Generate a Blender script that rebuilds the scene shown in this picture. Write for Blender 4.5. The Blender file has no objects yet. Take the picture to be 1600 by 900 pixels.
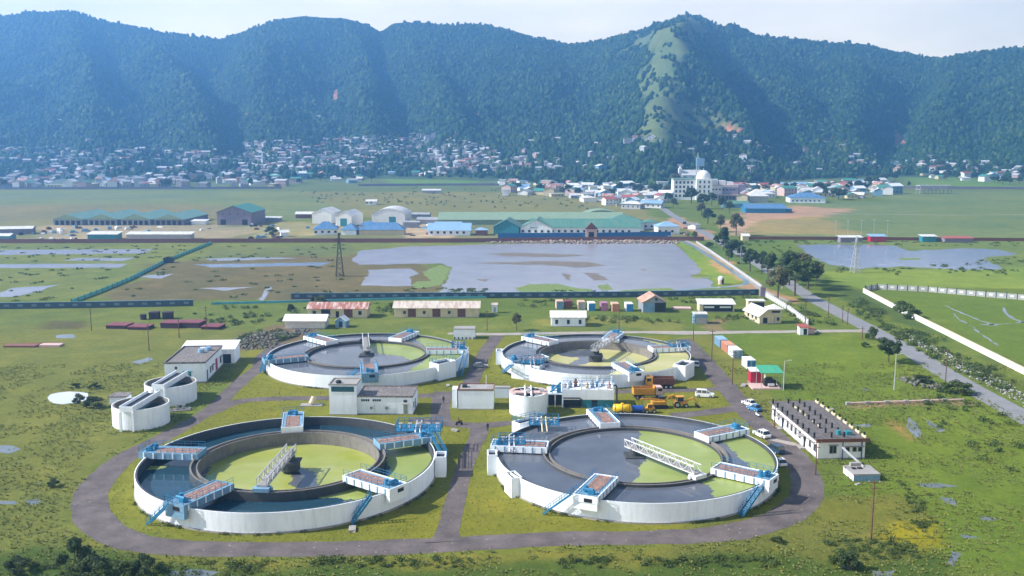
import bpy, math, random
import numpy as np
from mathutils import Vector, Matrix
random.seed(7); rng = np.random.default_rng(7)
sc = bpy.context.scene
C = bpy.data.collections.new('site'); sc.collection.children.link(C)
PI = math.pi
# ------------------------------------------------------------------ camera model of the survey shot
F = 1504.5; HC = 61.5; PITCH = math.atan(231.2/F); CP, SP = math.cos(PITCH), math.sin(PITCH)
def G(u, v, z=0.0):
    """ground point seen at (u,v) of a 1600x900 survey frame"""
    dx, dy, dz = u-800, F*CP+(450-v)*SP, -F*SP+(450-v)*CP
    t = (z-HC)/dz
    return Vector((dx*t, dy*t, z))
def MPP(v):
    p = G(800, v); return (p.y*CP+HC*SP)/F
def GP(px, z=0.0): return [G(u, v, z) for u, v in px]

# ------------------------------------------------------------------ materials
def nn(nt, t, **kw):
    n = nt.nodes.new(t)
    for k, v in kw.items():
        if hasattr(n, k): setattr(n, k, v)
        else: n.inputs[k].default_value = v
    return n
def newmat(name):
    m = bpy.data.materials.new(name); m.use_nodes = True
    nt = m.node_tree; b = nt.nodes['Principled BSDF']
    return m, nt, b
def col4(c): return (c[0], c[1], c[2], 1)
def pos(nt, sx=1, sy=1, sz=1):
    g = nt.nodes.new('ShaderNodeNewGeometry'); mp = nt.nodes.new('ShaderNodeMapping')
    mp.inputs['Scale'].default_value = (sx, sy, sz); nt.links.new(g.outputs['Position'], mp.inputs['Vector']); return mp.outputs[0]
def noise(nt, vec, scale, detail=4, rough=.6):
    n = nt.nodes.new('ShaderNodeTexNoise'); n.inputs['Scale'].default_value = scale
    n.inputs['Detail'].default_value = detail; n.inputs['Roughness'].default_value = rough
    nt.links.new(vec, n.inputs['Vector']); return n.outputs['Fac']
def ramp(nt, fac, stops):
    r = nt.nodes.new('ShaderNodeValToRGB'); e = r.color_ramp.elements
    while len(e) < len(stops): e.new(.5)
    for i, (p, c) in enumerate(stops):
        e[i].position = p; e[i].color = col4(c) if not isinstance(c, (int, float)) else (c, c, c, 1)
    nt.links.new(fac, r.inputs[0]); return r.outputs[0]
def mix(nt, fac, a, b, mode='MIX'):
    m = nt.nodes.new('ShaderNodeMix'); m.data_type = 'RGBA'; m.blend_type = mode
    for sock, v in ((m.inputs[0], fac), (m.inputs[6], a), (m.inputs[7], b)):
        if isinstance(v, (int, float)): sock.default_value = v
        elif isinstance(v, tuple): sock.default_value = col4(v)
        else: nt.links.new(v, sock)
    return m.outputs[2]
def bump(nt, b, h, strength=.4, dist=.1):
    bp = nt.nodes.new('ShaderNodeBump'); bp.inputs['Strength'].default_value = strength; bp.inputs['Distance'].default_value = dist
    nt.links.new(h, bp.inputs['Height']); nt.links.new(bp.outputs[0], b.inputs['Normal'])
def plain(name, c, rough=.6, metal=0, var=.25, scale=1.5, bmp=0, spec=.4):
    m, nt, b = newmat(name)
    p = pos(nt); n = noise(nt, p, scale, 5, .65)
    lo = tuple(x*(1-var) for x in c); hi = tuple(min(1, x*(1+var*.6)) for x in c)
    nt.links.new(ramp(nt, n, [(.3, lo), (.7, hi)]), b.inputs['Base Color'])
    b.inputs['Roughness'].default_value = rough; b.inputs['Metallic'].default_value = metal
    b.inputs['Specular IOR Level'].default_value = spec
    if bmp: bump(nt, b, noise(nt, p, scale*6, 4), bmp, .05)
    return m
def stained(name, c, dirt, amt=.5, scale=.6, sz=.12, rough=.75, lo=.5, hi=.75):
    """painted concrete with vertical streaks and blotches"""
    m, nt, b = newmat(name)
    s = noise(nt, pos(nt, 1, 1, sz), scale*3, 6, .7); bl = noise(nt, pos(nt), scale*.5, 5, .6)
    f = ramp(nt, s, [(lo, 0), (hi, amt)]); f2 = ramp(nt, bl, [(.45, 0), (.75, amt*.8)])
    c1 = mix(nt, f, c, dirt); c2 = mix(nt, f2, c1, tuple(x*.7+y*.3 for x, y in zip(dirt, c)))
    g = noise(nt, pos(nt), 3, 3)
    c3 = mix(nt, .12, c2, ramp(nt, g, [(.3, .55), (.7, 1.)]), 'MULTIPLY')
    nt.links.new(c3, b.inputs['Base Color']); b.inputs['Roughness'].default_value = rough
    bump(nt, b, g, .25, .03); return m
def corrugated(name, c, rust=None, amt=.5, axis='X', period=.35, rough=.45, lo=.45, hi=.6, metal=0.0):
    m, nt, b = newmat(name)
    w = nt.nodes.new('ShaderNodeTexWave'); w.bands_direction = axis; w.inputs['Scale'].default_value = .31416/period
    nt.links.new(pos(nt), w.inputs['Vector'])
    n = noise(nt, pos(nt, *( (1, .12, .5) if axis == 'X' else (.12, 1, .5))), .8, 5, .7)
    rc = rust or tuple(x*.6 for x in c)
    c1 = mix(nt, ramp(nt, n, [(lo, 0), (hi, amt)]), c, rc)
    c1 = mix(nt, .5, c1, ramp(nt, noise(nt, pos(nt), .25, 4), [(.3, .75), (.7, 1.)]), 'MULTIPLY')
    nt.links.new(c1, b.inputs['Base Color']); b.inputs['Roughness'].default_value = rough; b.inputs['Metallic'].default_value = metal
    bump(nt, b, w.outputs['Fac'], .4, .05); return m
M = {}
M['white'] = stained('white_paint', (.84, .885, .94), (.36, .38, .40), .36, .35)
M['white2'] = stained('white_wash', (.80, .80, .79), (.42, .38, .32), .45, .8)
M['whiteclean'] = plain('white_metal', (.80, .80, .80), .35, 0, .06)
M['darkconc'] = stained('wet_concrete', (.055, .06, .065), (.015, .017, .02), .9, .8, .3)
M['ring'] = stained('ring_concrete', (.20, .18, .16), (.05, .05, .05), .85, 1., .3)
M['conc'] = stained('grey_concrete', (.34, .32, .30), (.13, .12, .11), .7, .8, .8)
M['roofconc'] = stained('roof_concrete', (.27, .235, .215), (.06, .05, .05), .9, .7, 1, lo=.42, hi=.6)
M['cream'] = stained('cream_paint', (.62, .53, .34), (.25, .2, .14), .5, .8)
M['bluepaint'] = plain('blue_paint', (.025, .19, .36), .45, .1, .35, 2)
M['bluewall'] = stained('light_blue_wall', (.17, .33, .47), (.10, .12, .14), .85, 1)
M['gravel'] = stained('rust_gravel', (.46, .24, .16), (.13, .10, .10), .95, .9, 1, lo=.40, hi=.56)
M['tealpaint'] = plain('teal_paint', (.03, .22, .27), .5, 0, .3, 1)
M['dark'] = plain('dark_opening', (.012, .013, .016), .5, 0, .3)
M['glass'] = plain('window_glass', (.02, .03, .035), .08, 0, .2, 1, spec=.8)
M['rubber'] = plain('rubber', (.02, .02, .02), .8, 0, .2)
M['yellow'] = plain('yellow_machine', (.62, .30, .03), .45, 0, .3, 1.2)
M['yellowb'] = plain('bright_yellow', (.80, .50, .01), .35, 0, .15, 1.2)
M['bluedrum'] = plain('blue_drum', (.02, .07, .30), .4, 0, .2)
M['chassis'] = plain('chassis', (.03, .03, .03), .6, .2, .3)
M['brown'] = plain('brown_rust', (.16, .06, .035), .7, 0, .4, 2)
M['grey'] = plain('grey_metal', (.35, .36, .38), .4, .5, .2, 2)
M['galv'] = plain('galvanised', (.50, .50, .52), .45, .3, .2, 2)
M['wood'] = plain('old_wood', (.17, .11, .07), .8, 0, .4, 3)
M['purple'] = plain('maroon_tarp', (.20, .055, .07), .7, 0, .3, .6)
M['purpledark'] = plain('dark_maroon', (.05, .02, .035), .7, 0, .3, .6)
M['brick'] = stained('red_brick', (.22, .085, .06), (.09, .05, .05), .6, .8, 1)
M['redsheet'] = plain('red_sheet', (.42, .015, .05), .45, 0, .2, 1)
M['greensheet'] = corrugated('green_sheet', (.06, .36, .20), None, .4)
M['r_white'] = corrugated('white_sheet_roof', (.72, .71, .69), (.45, .38, .33), .4)
M['r_rust'] = corrugated('rusty_sheet_roof', (.62, .50, .44), (.34, .10, .06), .95, lo=.40, hi=.55)
M['r_pink'] = corrugated('weathered_sheet_roof', (.62, .55, .47), (.38, .24, .18), .7)
M['r_orange'] = corrugated('orange_rust_roof', (.62, .36, .26), (.42, .18, .10), .7)
M['r_green'] = corrugated('green_roof', (.05, .25, .19), (.10, .26, .20), .5)
M['r_green2'] = corrugated('dull_green_roof', (.13, .29, .23), (.26, .34, .28), .6)
M['r_teal'] = corrugated('teal_green_roof', (.07, .22, .165), (.15, .24, .18), .8)
M['r_pale'] = corrugated('pale_green_roof', (.24, .33, .20), (.20, .27, .17), .5)
M['r_blue'] = corrugated('blue_roof', (.07, .19, .38), (.16, .25, .36), .7)
M['r_lblue'] = corrugated('light_blue_roof', (.25, .42, .60), (.3, .4, .5), .5)
M['r_grey'] = corrugated('grey_sheet_roof', (.38, .40, .42), (.25, .22, .2), .6)
M['r_red'] = corrugated('red_sheet_roof', (.42, .09, .07), (.25, .1, .08), .6)
M['barnwall'] = plain('grey_sheet_wall', (.28, .30, .34), .6, .1, .25, 1)
M['pinkwall'] = stained('pink_wall', (.60, .42, .38), (.3, .2, .18), .5, .8)
M['greywall'] = stained('grey_wall', (.42, .42, .42), (.2, .19, .18), .6, .8)
M['purplewall'] = stained('mauve_wall', (.24, .20, .26), (.12, .1, .12), .5, .5)
M['bark'] = plain('bark', (.10, .075, .055), .9, 0, .4, 3)
M['skin'] = plain('skin', (.25, .13, .08), .6, 0, .1)
M['cloth'] = plain('dark_cloth', (.03, .035, .05), .8, 0, .2)
M['cloth2'] = plain('brown_cloth', (.16, .05, .03), .8, 0, .2)
M['pole'] = plain('rusty_pole', (.15, .07, .05), .7, .1, .3)
M['asphalt'] = None
def leafmat(name, c, var=.5, trans=True):
    m, nt, b = newmat(name)
    n1 = noise(nt, pos(nt), .35, 4, .7); n2 = noise(nt, pos(nt), 2.2, 3, .6)
    cc = ramp(nt, n1, [(.3, tuple(x*(1-var) for x in c)), (.55, c), (.75, (c[0]*1.7, c[1]*1.35, c[2]*1.1))])
    cc = mix(nt, .5, cc, ramp(nt, n2, [(.3, .55), (.7, 1.)]), 'MULTIPLY')
    nt.links.new(cc, b.inputs['Base Color']); b.inputs['Roughness'].default_value = .75; b.inputs['Specular IOR Level'].default_value = .2
    if trans:
        t = nt.nodes.new('ShaderNodeBsdfTranslucent'); nt.links.new(cc, t.inputs[0])
        a = nt.nodes.new('ShaderNodeMixShader'); a.inputs[0].default_value = .3
        nt.links.new(b.outputs[0], a.inputs[1]); nt.links.new(t.outputs[0], a.inputs[2])
        nt.links.new(a.outputs[0], nt.nodes['Material Output'].inputs[0])
    return m
M['leaf'] = leafmat('leaves', (.105, .150, .040))
M['leafdark'] = leafmat('dark_leaves', (.070, .105, .040))
M['leafpale'] = leafmat('dusty_leaves', (.17, .17, .085))
M['tuft'] = leafmat('tuft_blades', (.21, .235, .06), .25)
def asphalt(name, c, c2, patch=.3):
    m, nt, b = newmat(name)
    n1 = noise(nt, pos(nt), .22, 6, .7); n2 = noise(nt, pos(nt), 2.5, 5, .7); n3 = noise(nt, pos(nt), 9, 3)
    cc = ramp(nt, n1, [(.32, c), (.5, tuple((x+y)/2 for x, y in zip(c, c2))), (.68, c2)])
    cc = mix(nt, .6, cc, ramp(nt, n2, [(.3, .55), (.6, 1.)]), 'MULTIPLY')
    v = nt.nodes.new('ShaderNodeTexVoronoi'); v.inputs['Scale'].default_value = .6; nt.links.new(pos(nt), v.inputs['Vector'])
    cc = mix(nt, ramp(nt, v.outputs['Distance'], [(.06, patch), (.12, 0)]), cc, (.45, .42, .38))
    nt.links.new(cc, b.inputs['Base Color']); b.inputs['Roughness'].default_value = .9; b.inputs['Specular IOR Level'].default_value = .2
    bump(nt, b, n3, .3, .03); return m
M['asphalt'] = asphalt('site_asphalt', (.085, .070, .070), (.175, .145, .138), .55)
M['road'] = asphalt('main_road_asphalt', (.20, .20, .21), (.27, .265, .27), .1)
M['track'] = asphalt('gravel_track', (.30, .26, .23), (.42, .37, .33), .2)
def watermat(name, c, rough=.06, c2=None, bmp=.03, sc_=.8):
    m, nt, b = newmat(name)
    n = noise(nt, pos(nt, 1, 1, 1), .07, 5, .6)
    nt.links.new(ramp(nt, n, [(.35, c), (.7, c2 or c)]), b.inputs['Base Color'])
    b.inputs['Roughness'].default_value = rough; b.inputs['IOR'].default_value = 1.33; b.inputs['Specular IOR Level'].default_value = .5
    bump(nt, b, noise(nt, pos(nt), sc_, 4), bmp, .1); return m
M['water'] = watermat('tank_water', (.075, .083, .105), .09, (.13, .14, .165))
M['deepwater'] = watermat('dark_tank_water', (.012, .045, .070), .06, (.03, .065, .09))
M['pond'] = watermat('pond_water', (.235, .23, .27), .2, (.29, .285, .32), .05, .5)
M['pondblue'] = watermat('blue_pond_water', (.17, .20, .28), .14, (.25, .28, .36), .05, .5)
def algaemat(name, c, c2, hole=None):
    m, nt, b = newmat(name)
    w = noise(nt, pos(nt, .12, .5, 1), .5, 6, .65)
    n = noise(nt, pos(nt), .12, 5, .6)
    cc = ramp(nt, n, [(.3, c), (.7, c2)]); cc = mix(nt, .35, cc, ramp(nt, w, [(.35, .6), (.65, 1.)]), 'MULTIPLY')
    nt.links.new(cc, b.inputs['Base Color']); b.inputs['Roughness'].default_value = .35
    b.inputs['Specular IOR Level'].default_value = .35; return m
M['algae'] = algaemat('green_algae', (.26, .30, .05), (.34, .36, .12))
M['algaebright'] = algaemat('bright_algae', (.26, .30, .018), (.38, .39, .13))
M['algaepale'] = algaemat('pale_algae', (.42, .41, .12), (.55, .50, .24))
M['algaegreen'] = algaemat('duckweed', (.235, .30, .055), (.33, .37, .12))

# ------------------------------------------------------------------ mesh builder
class MB:
    def __init__(s): s.v = []; s.f = []; s.m = []; s.mi = 0
    def add(s, vs, fs):
        o = len(s.v); s.v += [tuple(p) for p in vs]; s.f += [tuple(i+o for i in f) for f in fs]; s.m += [s.mi]*len(fs); return s
    def box(s, x0, y0, z0, x1, y1, z1, T=None):
        vs = [(x0,y0,z0),(x1,y0,z0),(x1,y1,z0),(x0,y1,z0),(x0,y0,z1),(x1,y0,z1),(x1,y1,z1),(x0,y1,z1)]
        if T is not None: vs = [T @ Vector(p) for p in vs]
        return s.add(vs, [(0,3,2,1),(4,5,6,7),(0,1,5,4),(1,2,6,5),(2,3,7,6),(3,0,4,7)])
    def bar(s, a, b, w=.05, h=None):
        a, b = Vector(a), Vector(b); d = b-a
        if d.length < 1e-6: return s
        h = h or w; x = d.normalized(); up = Vector((0, 0, 1)) if abs(x.z) < .95 else Vector((1, 0, 0))
        y = up.cross(x).normalized(); z = x.cross(y)
        vs = [p+y*sy*w/2+z*sz*h/2 for p in (a, b) for sy, sz in ((-1,-1),(1,-1),(1,1),(-1,1))]
        return s.add(vs, [(3,2,1,0),(4,5,6,7),(0,1,5,4),(1,2,6,5),(2,3,7,6),(3,0,4,7)])
    def tube(s, pts, r, n=8, caps=True):
        pts = [Vector(p) for p in pts]; rings = []
        rs = r if isinstance(r, (list, tuple)) else [r]*len(pts)
        for i, p in enumerate(pts):
            d = (pts[min(i+1, len(pts)-1)]-pts[max(i-1, 0)]).normalized()
            up = Vector((0, 0, 1)) if abs(d.z) < .9 else Vector((1, 0, 0))
            a = up.cross(d).normalized(); b = d.cross(a)
            rings.append([p+(a*math.cos(2*PI*k/n)+b*math.sin(2*PI*k/n))*rs[i] for k in range(n)])
        vs = [q for r_ in rings for q in r_]; fs = []
        for i in range(len(pts)-1):
            for k in range(n): fs.append((i*n+k, i*n+(k+1)%n, (i+1)*n+(k+1)%n, (i+1)*n+k))
        if caps: fs += [tuple(range(n))[::-1], tuple((len(pts)-1)*n+k for k in range(n))]
        return s.add(vs, fs)
    def ring(s, r0, r1, z0, z1, a0=0, a1=2*PI, n=96, cx=0, cy=0):
        """solid annular wall between radii r0<r1"""
        full = abs(a1-a0) > 2*PI-1e-4; k = n if full else n+1
        vs = []
        for i in range(k):
            a = a0+(a1-a0)*i/n; c, d = math.cos(a), math.sin(a)
            vs += [(cx+r0*c, cy+r0*d, z0), (cx+r1*c, cy+r1*d, z0), (cx+r1*c, cy+r1*d, z1), (cx+r0*c, cy+r0*d, z1)]
        fs = []
        for i in range(n):
            a, b = 4*i, 4*((i+1) % k)
            fs += [(a+1, b+1, b+2, a+2), (a+2, b+2, b+3, a+3), (a+3, b+3, b, a), (a, b, b+1, a+1)]
        if not full: fs += [(0, 1, 2, 3), (4*n+3, 4*n+2, 4*n+1, 4*n)]
        return s.add(vs, fs)
    def disc(s, r0, r1, z, a0=0, a1=2*PI, n=96):
        vs = []; fs = []
        for i in range(n+1):
            a = a0+(a1-a0)*i/n; vs += [(r0*math.cos(a), r0*math.sin(a), z), (r1*math.cos(a), r1*math.sin(a), z)]
        for i in range(n): fs.append((2*i, 2*i+1, 2*i+3, 2*i+2))
        return s.add(vs, fs)
    def prism(s, poly, z0, z1):
        n = len(poly); vs = [(p[0], p[1], z0) for p in poly]+[(p[0], p[1], z1) for p in poly]
        return s.add(vs, [tuple(range(n))[::-1], tuple(range(n, 2*n))]+[(i, (i+1) % n, n+(i+1) % n, n+i) for i in range(n)])
    def profile(s, prof, y0, y1):
        """prof = (x,z) outline extruded along y"""
        n = len(prof); vs = [(x, y0, z) for x, z in prof]+[(x, y1, z) for x, z in prof]
        return s.add(vs, [tuple(range(n)), tuple(range(n, 2*n))[::-1]]+[(i, n+i, n+(i+1) % n, (i+1) % n) for i in range(n)])
    def sphere(s, c, r, n=8, m=12, top=1.):
        vs = []; fs = []
        for i in range(n+1):
            t = PI*i/n
            for k in range(m): vs.append((c[0]+r[0]*math.sin(t)*math.cos(2*PI*k/m), c[1]+r[1]*math.sin(t)*math.sin(2*PI*k/m), c[2]+r[2]*math.cos(t)))
        for i in range(n):
            for k in range(m): fs.append((i*m+k, (i+1)*m+k, (i+1)*m+(k+1) % m, i*m+(k+1) % m))
        return s.add(vs, fs)
    def mesh(s, name, mats, smooth=False):
        me = bpy.data.meshes.new(name); me.from_pydata(s.v, [], s.f)
        for m in (mats if isinstance(mats, (list, tuple)) else [mats]): me.materials.append(m)
        if any(s.m): me.polygons.foreach_set('material_index', s.m)
        if smooth: me.shade_smooth()
        me.update(); return me
    def obj(s, name, mats, parent=None, smooth=False):
        o = bpy.data.objects.new(name, s.mesh(name, mats, smooth)); C.objects.link(o)
        if parent is not None: o.parent = parent
        return o
def tag(o, label, cat, group=None):
    o['label'] = label; o['category'] = cat
    if group: o['group'] = group
    return o
def thing(name, label, cat, loc=(0, 0, 0), rz=0, group=None):
    o = bpy.data.objects.new(name, None); C.objects.link(o); o.empty_display_size = .5
    o.location = loc; o.rotation_euler = (0, 0, rz); return tag(o, label, cat, group)
def kind(o, k): o['kind'] = k; return o
def copy_tree(o, parent=None):
    c = o.copy(); C.objects.link(c)
    if parent is not None: c.parent = parent
    for ch in list(o.children): copy_tree(ch, c)
    return c
def npmesh(name, V, Fc, mat, parent=None, cols=None, smooth=False):
    """fast mesh from arrays: V (n,3), Fc (m,k) equal sized faces"""
    me = bpy.data.meshes.new(name); k = Fc.shape[1]
    me.vertices.add(len(V)); me.vertices.foreach_set('co', np.ascontiguousarray(V, dtype=np.float32).ravel())
    me.loops.add(Fc.size); me.loops.foreach_set('vertex_index', np.ascontiguousarray(Fc, dtype=np.int32).ravel())
    me.polygons.add(len(Fc)); me.polygons.foreach_set('loop_start', np.arange(0, Fc.size, k, dtype=np.int32))
    me.polygons.foreach_set('loop_total', np.full(len(Fc), k, dtype=np.int32))
    if smooth: me.polygons.foreach_set('use_smooth', np.ones(len(Fc), dtype=bool))
    me.materials.append(mat); me.update(calc_edges=True)
    if cols is not None:
        a = me.color_attributes.new('tone', 'FLOAT_COLOR', 'POINT')
        a.data.foreach_set('color', np.ascontiguousarray(cols, dtype=np.float32).ravel())
    o = bpy.data.objects.new(name, me); C.objects.link(o)
    if parent is not None: o.parent = parent
    return o
# ------------------------------------------------------------------ numpy noise
_P = rng.random((256, 256)).astype(np.float32)
def vnoise(x, y):
    xi = np.floor(x).astype(int); yi = np.floor(y).astype(int); fx = x-xi; fy = y-yi
    fx = fx*fx*(3-2*fx); fy = fy*fy*(3-2*fy)
    g = lambda i, j: _P[i & 255, j & 255]
    return (g(xi, yi)*(1-fx)+g(xi+1, yi)*fx)*(1-fy)+(g(xi, yi+1)*(1-fx)+g(xi+1, yi+1)*fx)*fy
def fbm(x, y, o=4):
    s = 0; a = 1; t = 0
    for k in range(o): s = s+a*vnoise(x*2**k+17*k, y*2**k+31*k); t += a; a *= .5
    return s/t
def inpoly(x, y, poly):
    r = np.zeros(x.shape, bool); n = len(poly)
    for i in range(n):
        x1, y1 = poly[i]; x2, y2 = poly[(i+1) % n]
        if y1 == y2: continue
        r ^= ((y1 > y) != (y2 > y)) & (x < (x2-x1)*(y-y1)/(y2-y1)+x1)
    return r
def toPx(x, y, z):
    cz = y*CP-(z-HC)*SP; cy = y*SP+(z-HC)*CP
    return 800+F*x/cz, 450-F*cy/cz
# ------------------------------------------------------------------ terrain profile
def px2ae(u, v):
    dx, dy, dz = u-800, F*CP+(450-v)*SP, -F*SP+(450-v)*CP
    return dx/dy, dz/dy
CREST = [(-900,60),(-500,95),(-200,50),(0,25),(40,18),(110,15),(160,30),(205,38),(255,50),(300,52),(345,57),(395,40),(440,24),(475,20),(540,24),(575,33),(595,45),
         (612,32),(635,29),(690,36),(750,36),(790,43),(830,55),(885,67),(930,63),(1000,44),(1035,30),(1075,20),(1105,22),(1118,33),(1150,38),(1185,54),(1230,57),
         (1290,64),(1360,69),(1400,79),(1468,88),(1500,82),(1545,77),(1590,72),(1640,78),(1800,60),(2100,90),(2500,60)]
_c = [px2ae(u, v) for u, v in CREST]; CA = np.array([c[0] for c in _c]); CE = np.array([c[1] for c in _c])
def a_of(u): return (np.asarray(u, float)-800)/(F*CP+250*SP)
FOOT_A = a_of([-900,0,300,450,600,760,860,960,1050,1130,1250,1400,1500,1600,2500]); FOOT_Y = np.array([1500,1480,1420,1500,1560,1480,1330,1230,1170,1330,1500,1620,1600,1500,1500.])
TOP_A = a_of([-900,0,300,600,800,1050,1250,1400,1450,1480,1600,2500]); TOP_Y = np.array([2900,2850,2950,3000,2900,2650,2750,2800,2700,2450,2400,2500.])
VAL = [(.055, 1., [(0,60),(.4,90),(.7,70),(1,40)]), (.028, .9, [(0,270),(.4,235),(.7,195),(1,180)]), (.034, 1.15, [(0,395),(.35,372),(.65,350),(1,335)]),
       (.03, .8, [(0,560),(.4,530),(.7,515),(1,505)]), (.03, 1., [(0,665),(.3,640),(.7,610),(1,597)]), (.022, .6, [(0,820),(.4,770),(.7,740),(1,730)]),
       (.03, .7, [(0,870),(.4,900),(.7,930),(1,900)]), (.024, 1.1, [(0,1290),(.3,1210),(.6,1130),(.85,1120),(1,1145)]), (.02, .7, [(0,1330),(.5,1290),(1,1240)]),
       (.022, 1.5, [(0,1400),(.35,1398),(.65,1425),(.85,1450),(1,1468)]), (.02, .6, [(0,1560),(.5,1530),(1,1520)])]
RID = [(.026, 1.1, [(0,1010),(.35,1030),(.6,1035),(.8,1060),(1,1085)]), (.022, .8, [(0,330),(.3,325),(.6,270),(1,240)]), (.018, 1.1, [(0,1200),(.25,1160),(.45,1085),(.6,1050),(1,1050)]), (.02, 1., [(0,440),(.3,410),(.6,400),(1,400)]), (.018, .8, [(0,130),(.5,150),(1,120)]), (.02, .9, [(0,600),(.4,575),(1,560)]), (.02, .8, [(0,710),(.4,690),(.8,650),(1,640)]), (.02, .8, [(0,1480),(.4,1455),(.8,1480),(1,1500)]), (.018, .7, [(0,1330),(.5,1330),(1,1330)])]
def Hz(x, y):
    """height of the terrain"""
    y = np.maximum(np.asarray(y, float), 1.); x = np.asarray(x, float); a = x/y
    a2 = a+.012*(fbm(x*.004+9, y*.004+3, 3)-.5)
    yf = np.interp(a, FOOT_A, FOOT_Y); yt = np.interp(a, TOP_A, TOP_Y)
    T = (y-yf)/(yt-yf); Tc = np.clip(T, 0, 1)
    m = np.zeros_like(T)
    for w, amp, pl in VAL:
        ak = np.interp(Tc, [p[0] for p in pl], a_of([p[1] for p in pl])); m -= amp*np.exp(-((a2-ak)/w)**2)
    for w, amp, pl in RID:
        ak = np.interp(Tc, [p[0] for p in pl], a_of([p[1] for p in pl])); m += amp*np.exp(-((a2-ak)/w)**2)
    m += .62*(1-2*np.abs(2*fbm(x*.0048+.0012*y, y*.0016, 4)-1))
    m += .42*(1-2*np.abs(2*fbm(x*.011+.003*y, y*.0038+5, 3)-1))
    w = 4*Tc*(1-Tc)**1.25*1.25
    Tm = np.clip(T+.115*m*w, 0, 1.)
    S = .30*Tm+.70*Tm**1.7
    zc = HC+np.interp(a, CA, CE)*yt-9
    z = zc*S
    z = np.where(T > 1, zc*np.clip(1-.5*(T-1)-1.2*(T-1)**2, .02, 1), z)
    z = z+np.where((T > .03), 9*(fbm(x*.02, y*.02, 3)-.5)*np.clip(T*8, 0, 1)*np.clip((1.-T)*8, 0, 1), 0)
    z = np.where(T < 1, np.minimum(z, HC+np.interp(a, CA, CE)*y*(.9+.1*Tc)-9), z)
    z = np.where(T <= 0, 0, z)
    return z, T
def onhill(u, v):
    """first terrain point along the sight line"""
    dx, dy, dz = u-800, F*CP+(450-v)*SP, -F*SP+(450-v)*CP
    ys = np.linspace(700, 2950, 900); zs = HC+dz/dy*ys; h, _ = Hz(dx/dy*ys, ys)
    i = np.argmax(h >= zs) if (h >= zs).any() else -1
    if i < 0: return None
    y = ys[i]; return Vector((dx/dy*y, y, float(h[i])))
HX = np.arange(-2700, 2701, 11.); HY = np.arange(1120, 3500, 11.)
gx, gy = np.meshgrid(HX, HY); hz, hT = Hz(gx, gy); hz = np.where(hT <= 0, -.6, hz)
GRASSH = [[(985,62),(1030,34),(1075,18),(1105,22),(1122,38),(1096,60),(1078,90),(1066,125),(1060,165),(1056,190),(1066,215),(1030,235),(1000,226),(1004,190),(1002,150),(995,120),(1022,85),(1000,78),(960,98)],
          [(1040,160),(1062,150),(1105,168),(1150,192),(1168,208),(1130,215),(1095,200),(1060,196),(1100,222),(1060,225),(1035,205)],
          [(1025,182),(1060,205),(1100,222),(1060,232),(1020,225)], [(1120,38),(1145,42),(1120,58),(1100,60)]]
DIRTH = [[(982,236),(990,238),(1014,262),(1008,264)], [(1290,220),(1302,208),(1300,222),(1286,228)], [(1398,202),(1412,214),(1420,228),(1400,232),(1385,236),(1398,225)], [(520,140),(530,138),(530,160),(518,162)],
         [(1120,200),(1140,196),(1165,206),(1140,210)], [(1320,212),(1328,214),(1326,226),(1316,224)], [(205,235),(235,232),(235,240),(205,242)], [(695,218),(712,212),(706,222),(690,228)]]
def hillmask(x, y, z):
    u, v = toPx(x, y, z); j = 18*(fbm(x*.02, y*.02, 3)-.5)
    g = np.zeros(x.shape, bool); d = np.zeros(x.shape, bool)
    for p in GRASSH: g |= inpoly(u+j*1.5, v+j, p)
    for p in DIRTH: d |= inpoly(u+j*.3, v+j*.2, p)
    return g, d
gm, dm = hillmask(gx, gy, hz)
tone = np.empty(gx.shape+(4,), np.float32); tone[...] = (.022, .045, .018, 1)
tone[gm] = (.12, .155, .06, 1); tone[dm] = (.42, .20, .12, 1)
low = (hT < .02); tone[low] = (.075, .11, .04, 1)
nxg = len(HX); idx = np.arange(gx.size).reshape(gx.shape)
Fq = np.stack([idx[:-1, :-1], idx[:-1, 1:], idx[1:, 1:], idx[1:, :-1]], -1).reshape(-1, 4)
keep = (hT.ravel()[Fq] > -.02).any(1); Fq = Fq[keep]
def tonemat(name, var, s1, s2, hue, bs=.5, bd=.3, bsc=2.):
    m, nt, b = newmat(name)
    at = nt.nodes.new('ShaderNodeAttribute'); at.attribute_name = 'tone'
    n1 = noise(nt, pos(nt), s1, 5, .65); n2 = noise(nt, pos(nt, 1, .8, 1), s2, 5, .7); n3 = noise(nt, pos(nt), .012, 4, .6)
    c = mix(nt, 1, at.outputs['Color'], ramp(nt, n1, [(.3, (1-var*.6, 1-var*.5, 1-var*.6)), (.55, (1, 1, 1)), (.75, (1+hue, 1+hue*.55, 1+hue*.3))]), 'MULTIPLY')
    c = mix(nt, 1, c, ramp(nt, n2, [(.3, (.80, .84, .84)), (.5, (1., 1., 1.)), (.7, (1.2, 1.14, 1.08))]), 'MULTIPLY')
    c = mix(nt, 1, c, ramp(nt, n3, [(.35, (.84, .9, .95)), (.65, (1.15, 1.07, 1.0))]), 'MULTIPLY')
    nt.links.new(c, b.inputs['Base Color']); b.inputs['Roughness'].default_value = .95; b.inputs['Specular IOR Level'].default_value = .08
    bump(nt, b, noise(nt, pos(nt), bsc, 6, .75), bs, bd); return m
M['hill'] = tonemat('hill_soil', .3, .05, .2, .3, .6, 2., .25)
hill = npmesh('hills', np.stack([gx.ravel(), gy.ravel(), hz.ravel()], -1), Fq, M['hill'], cols=tone.reshape(-1, 4), smooth=True); kind(hill, 'structure')
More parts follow.
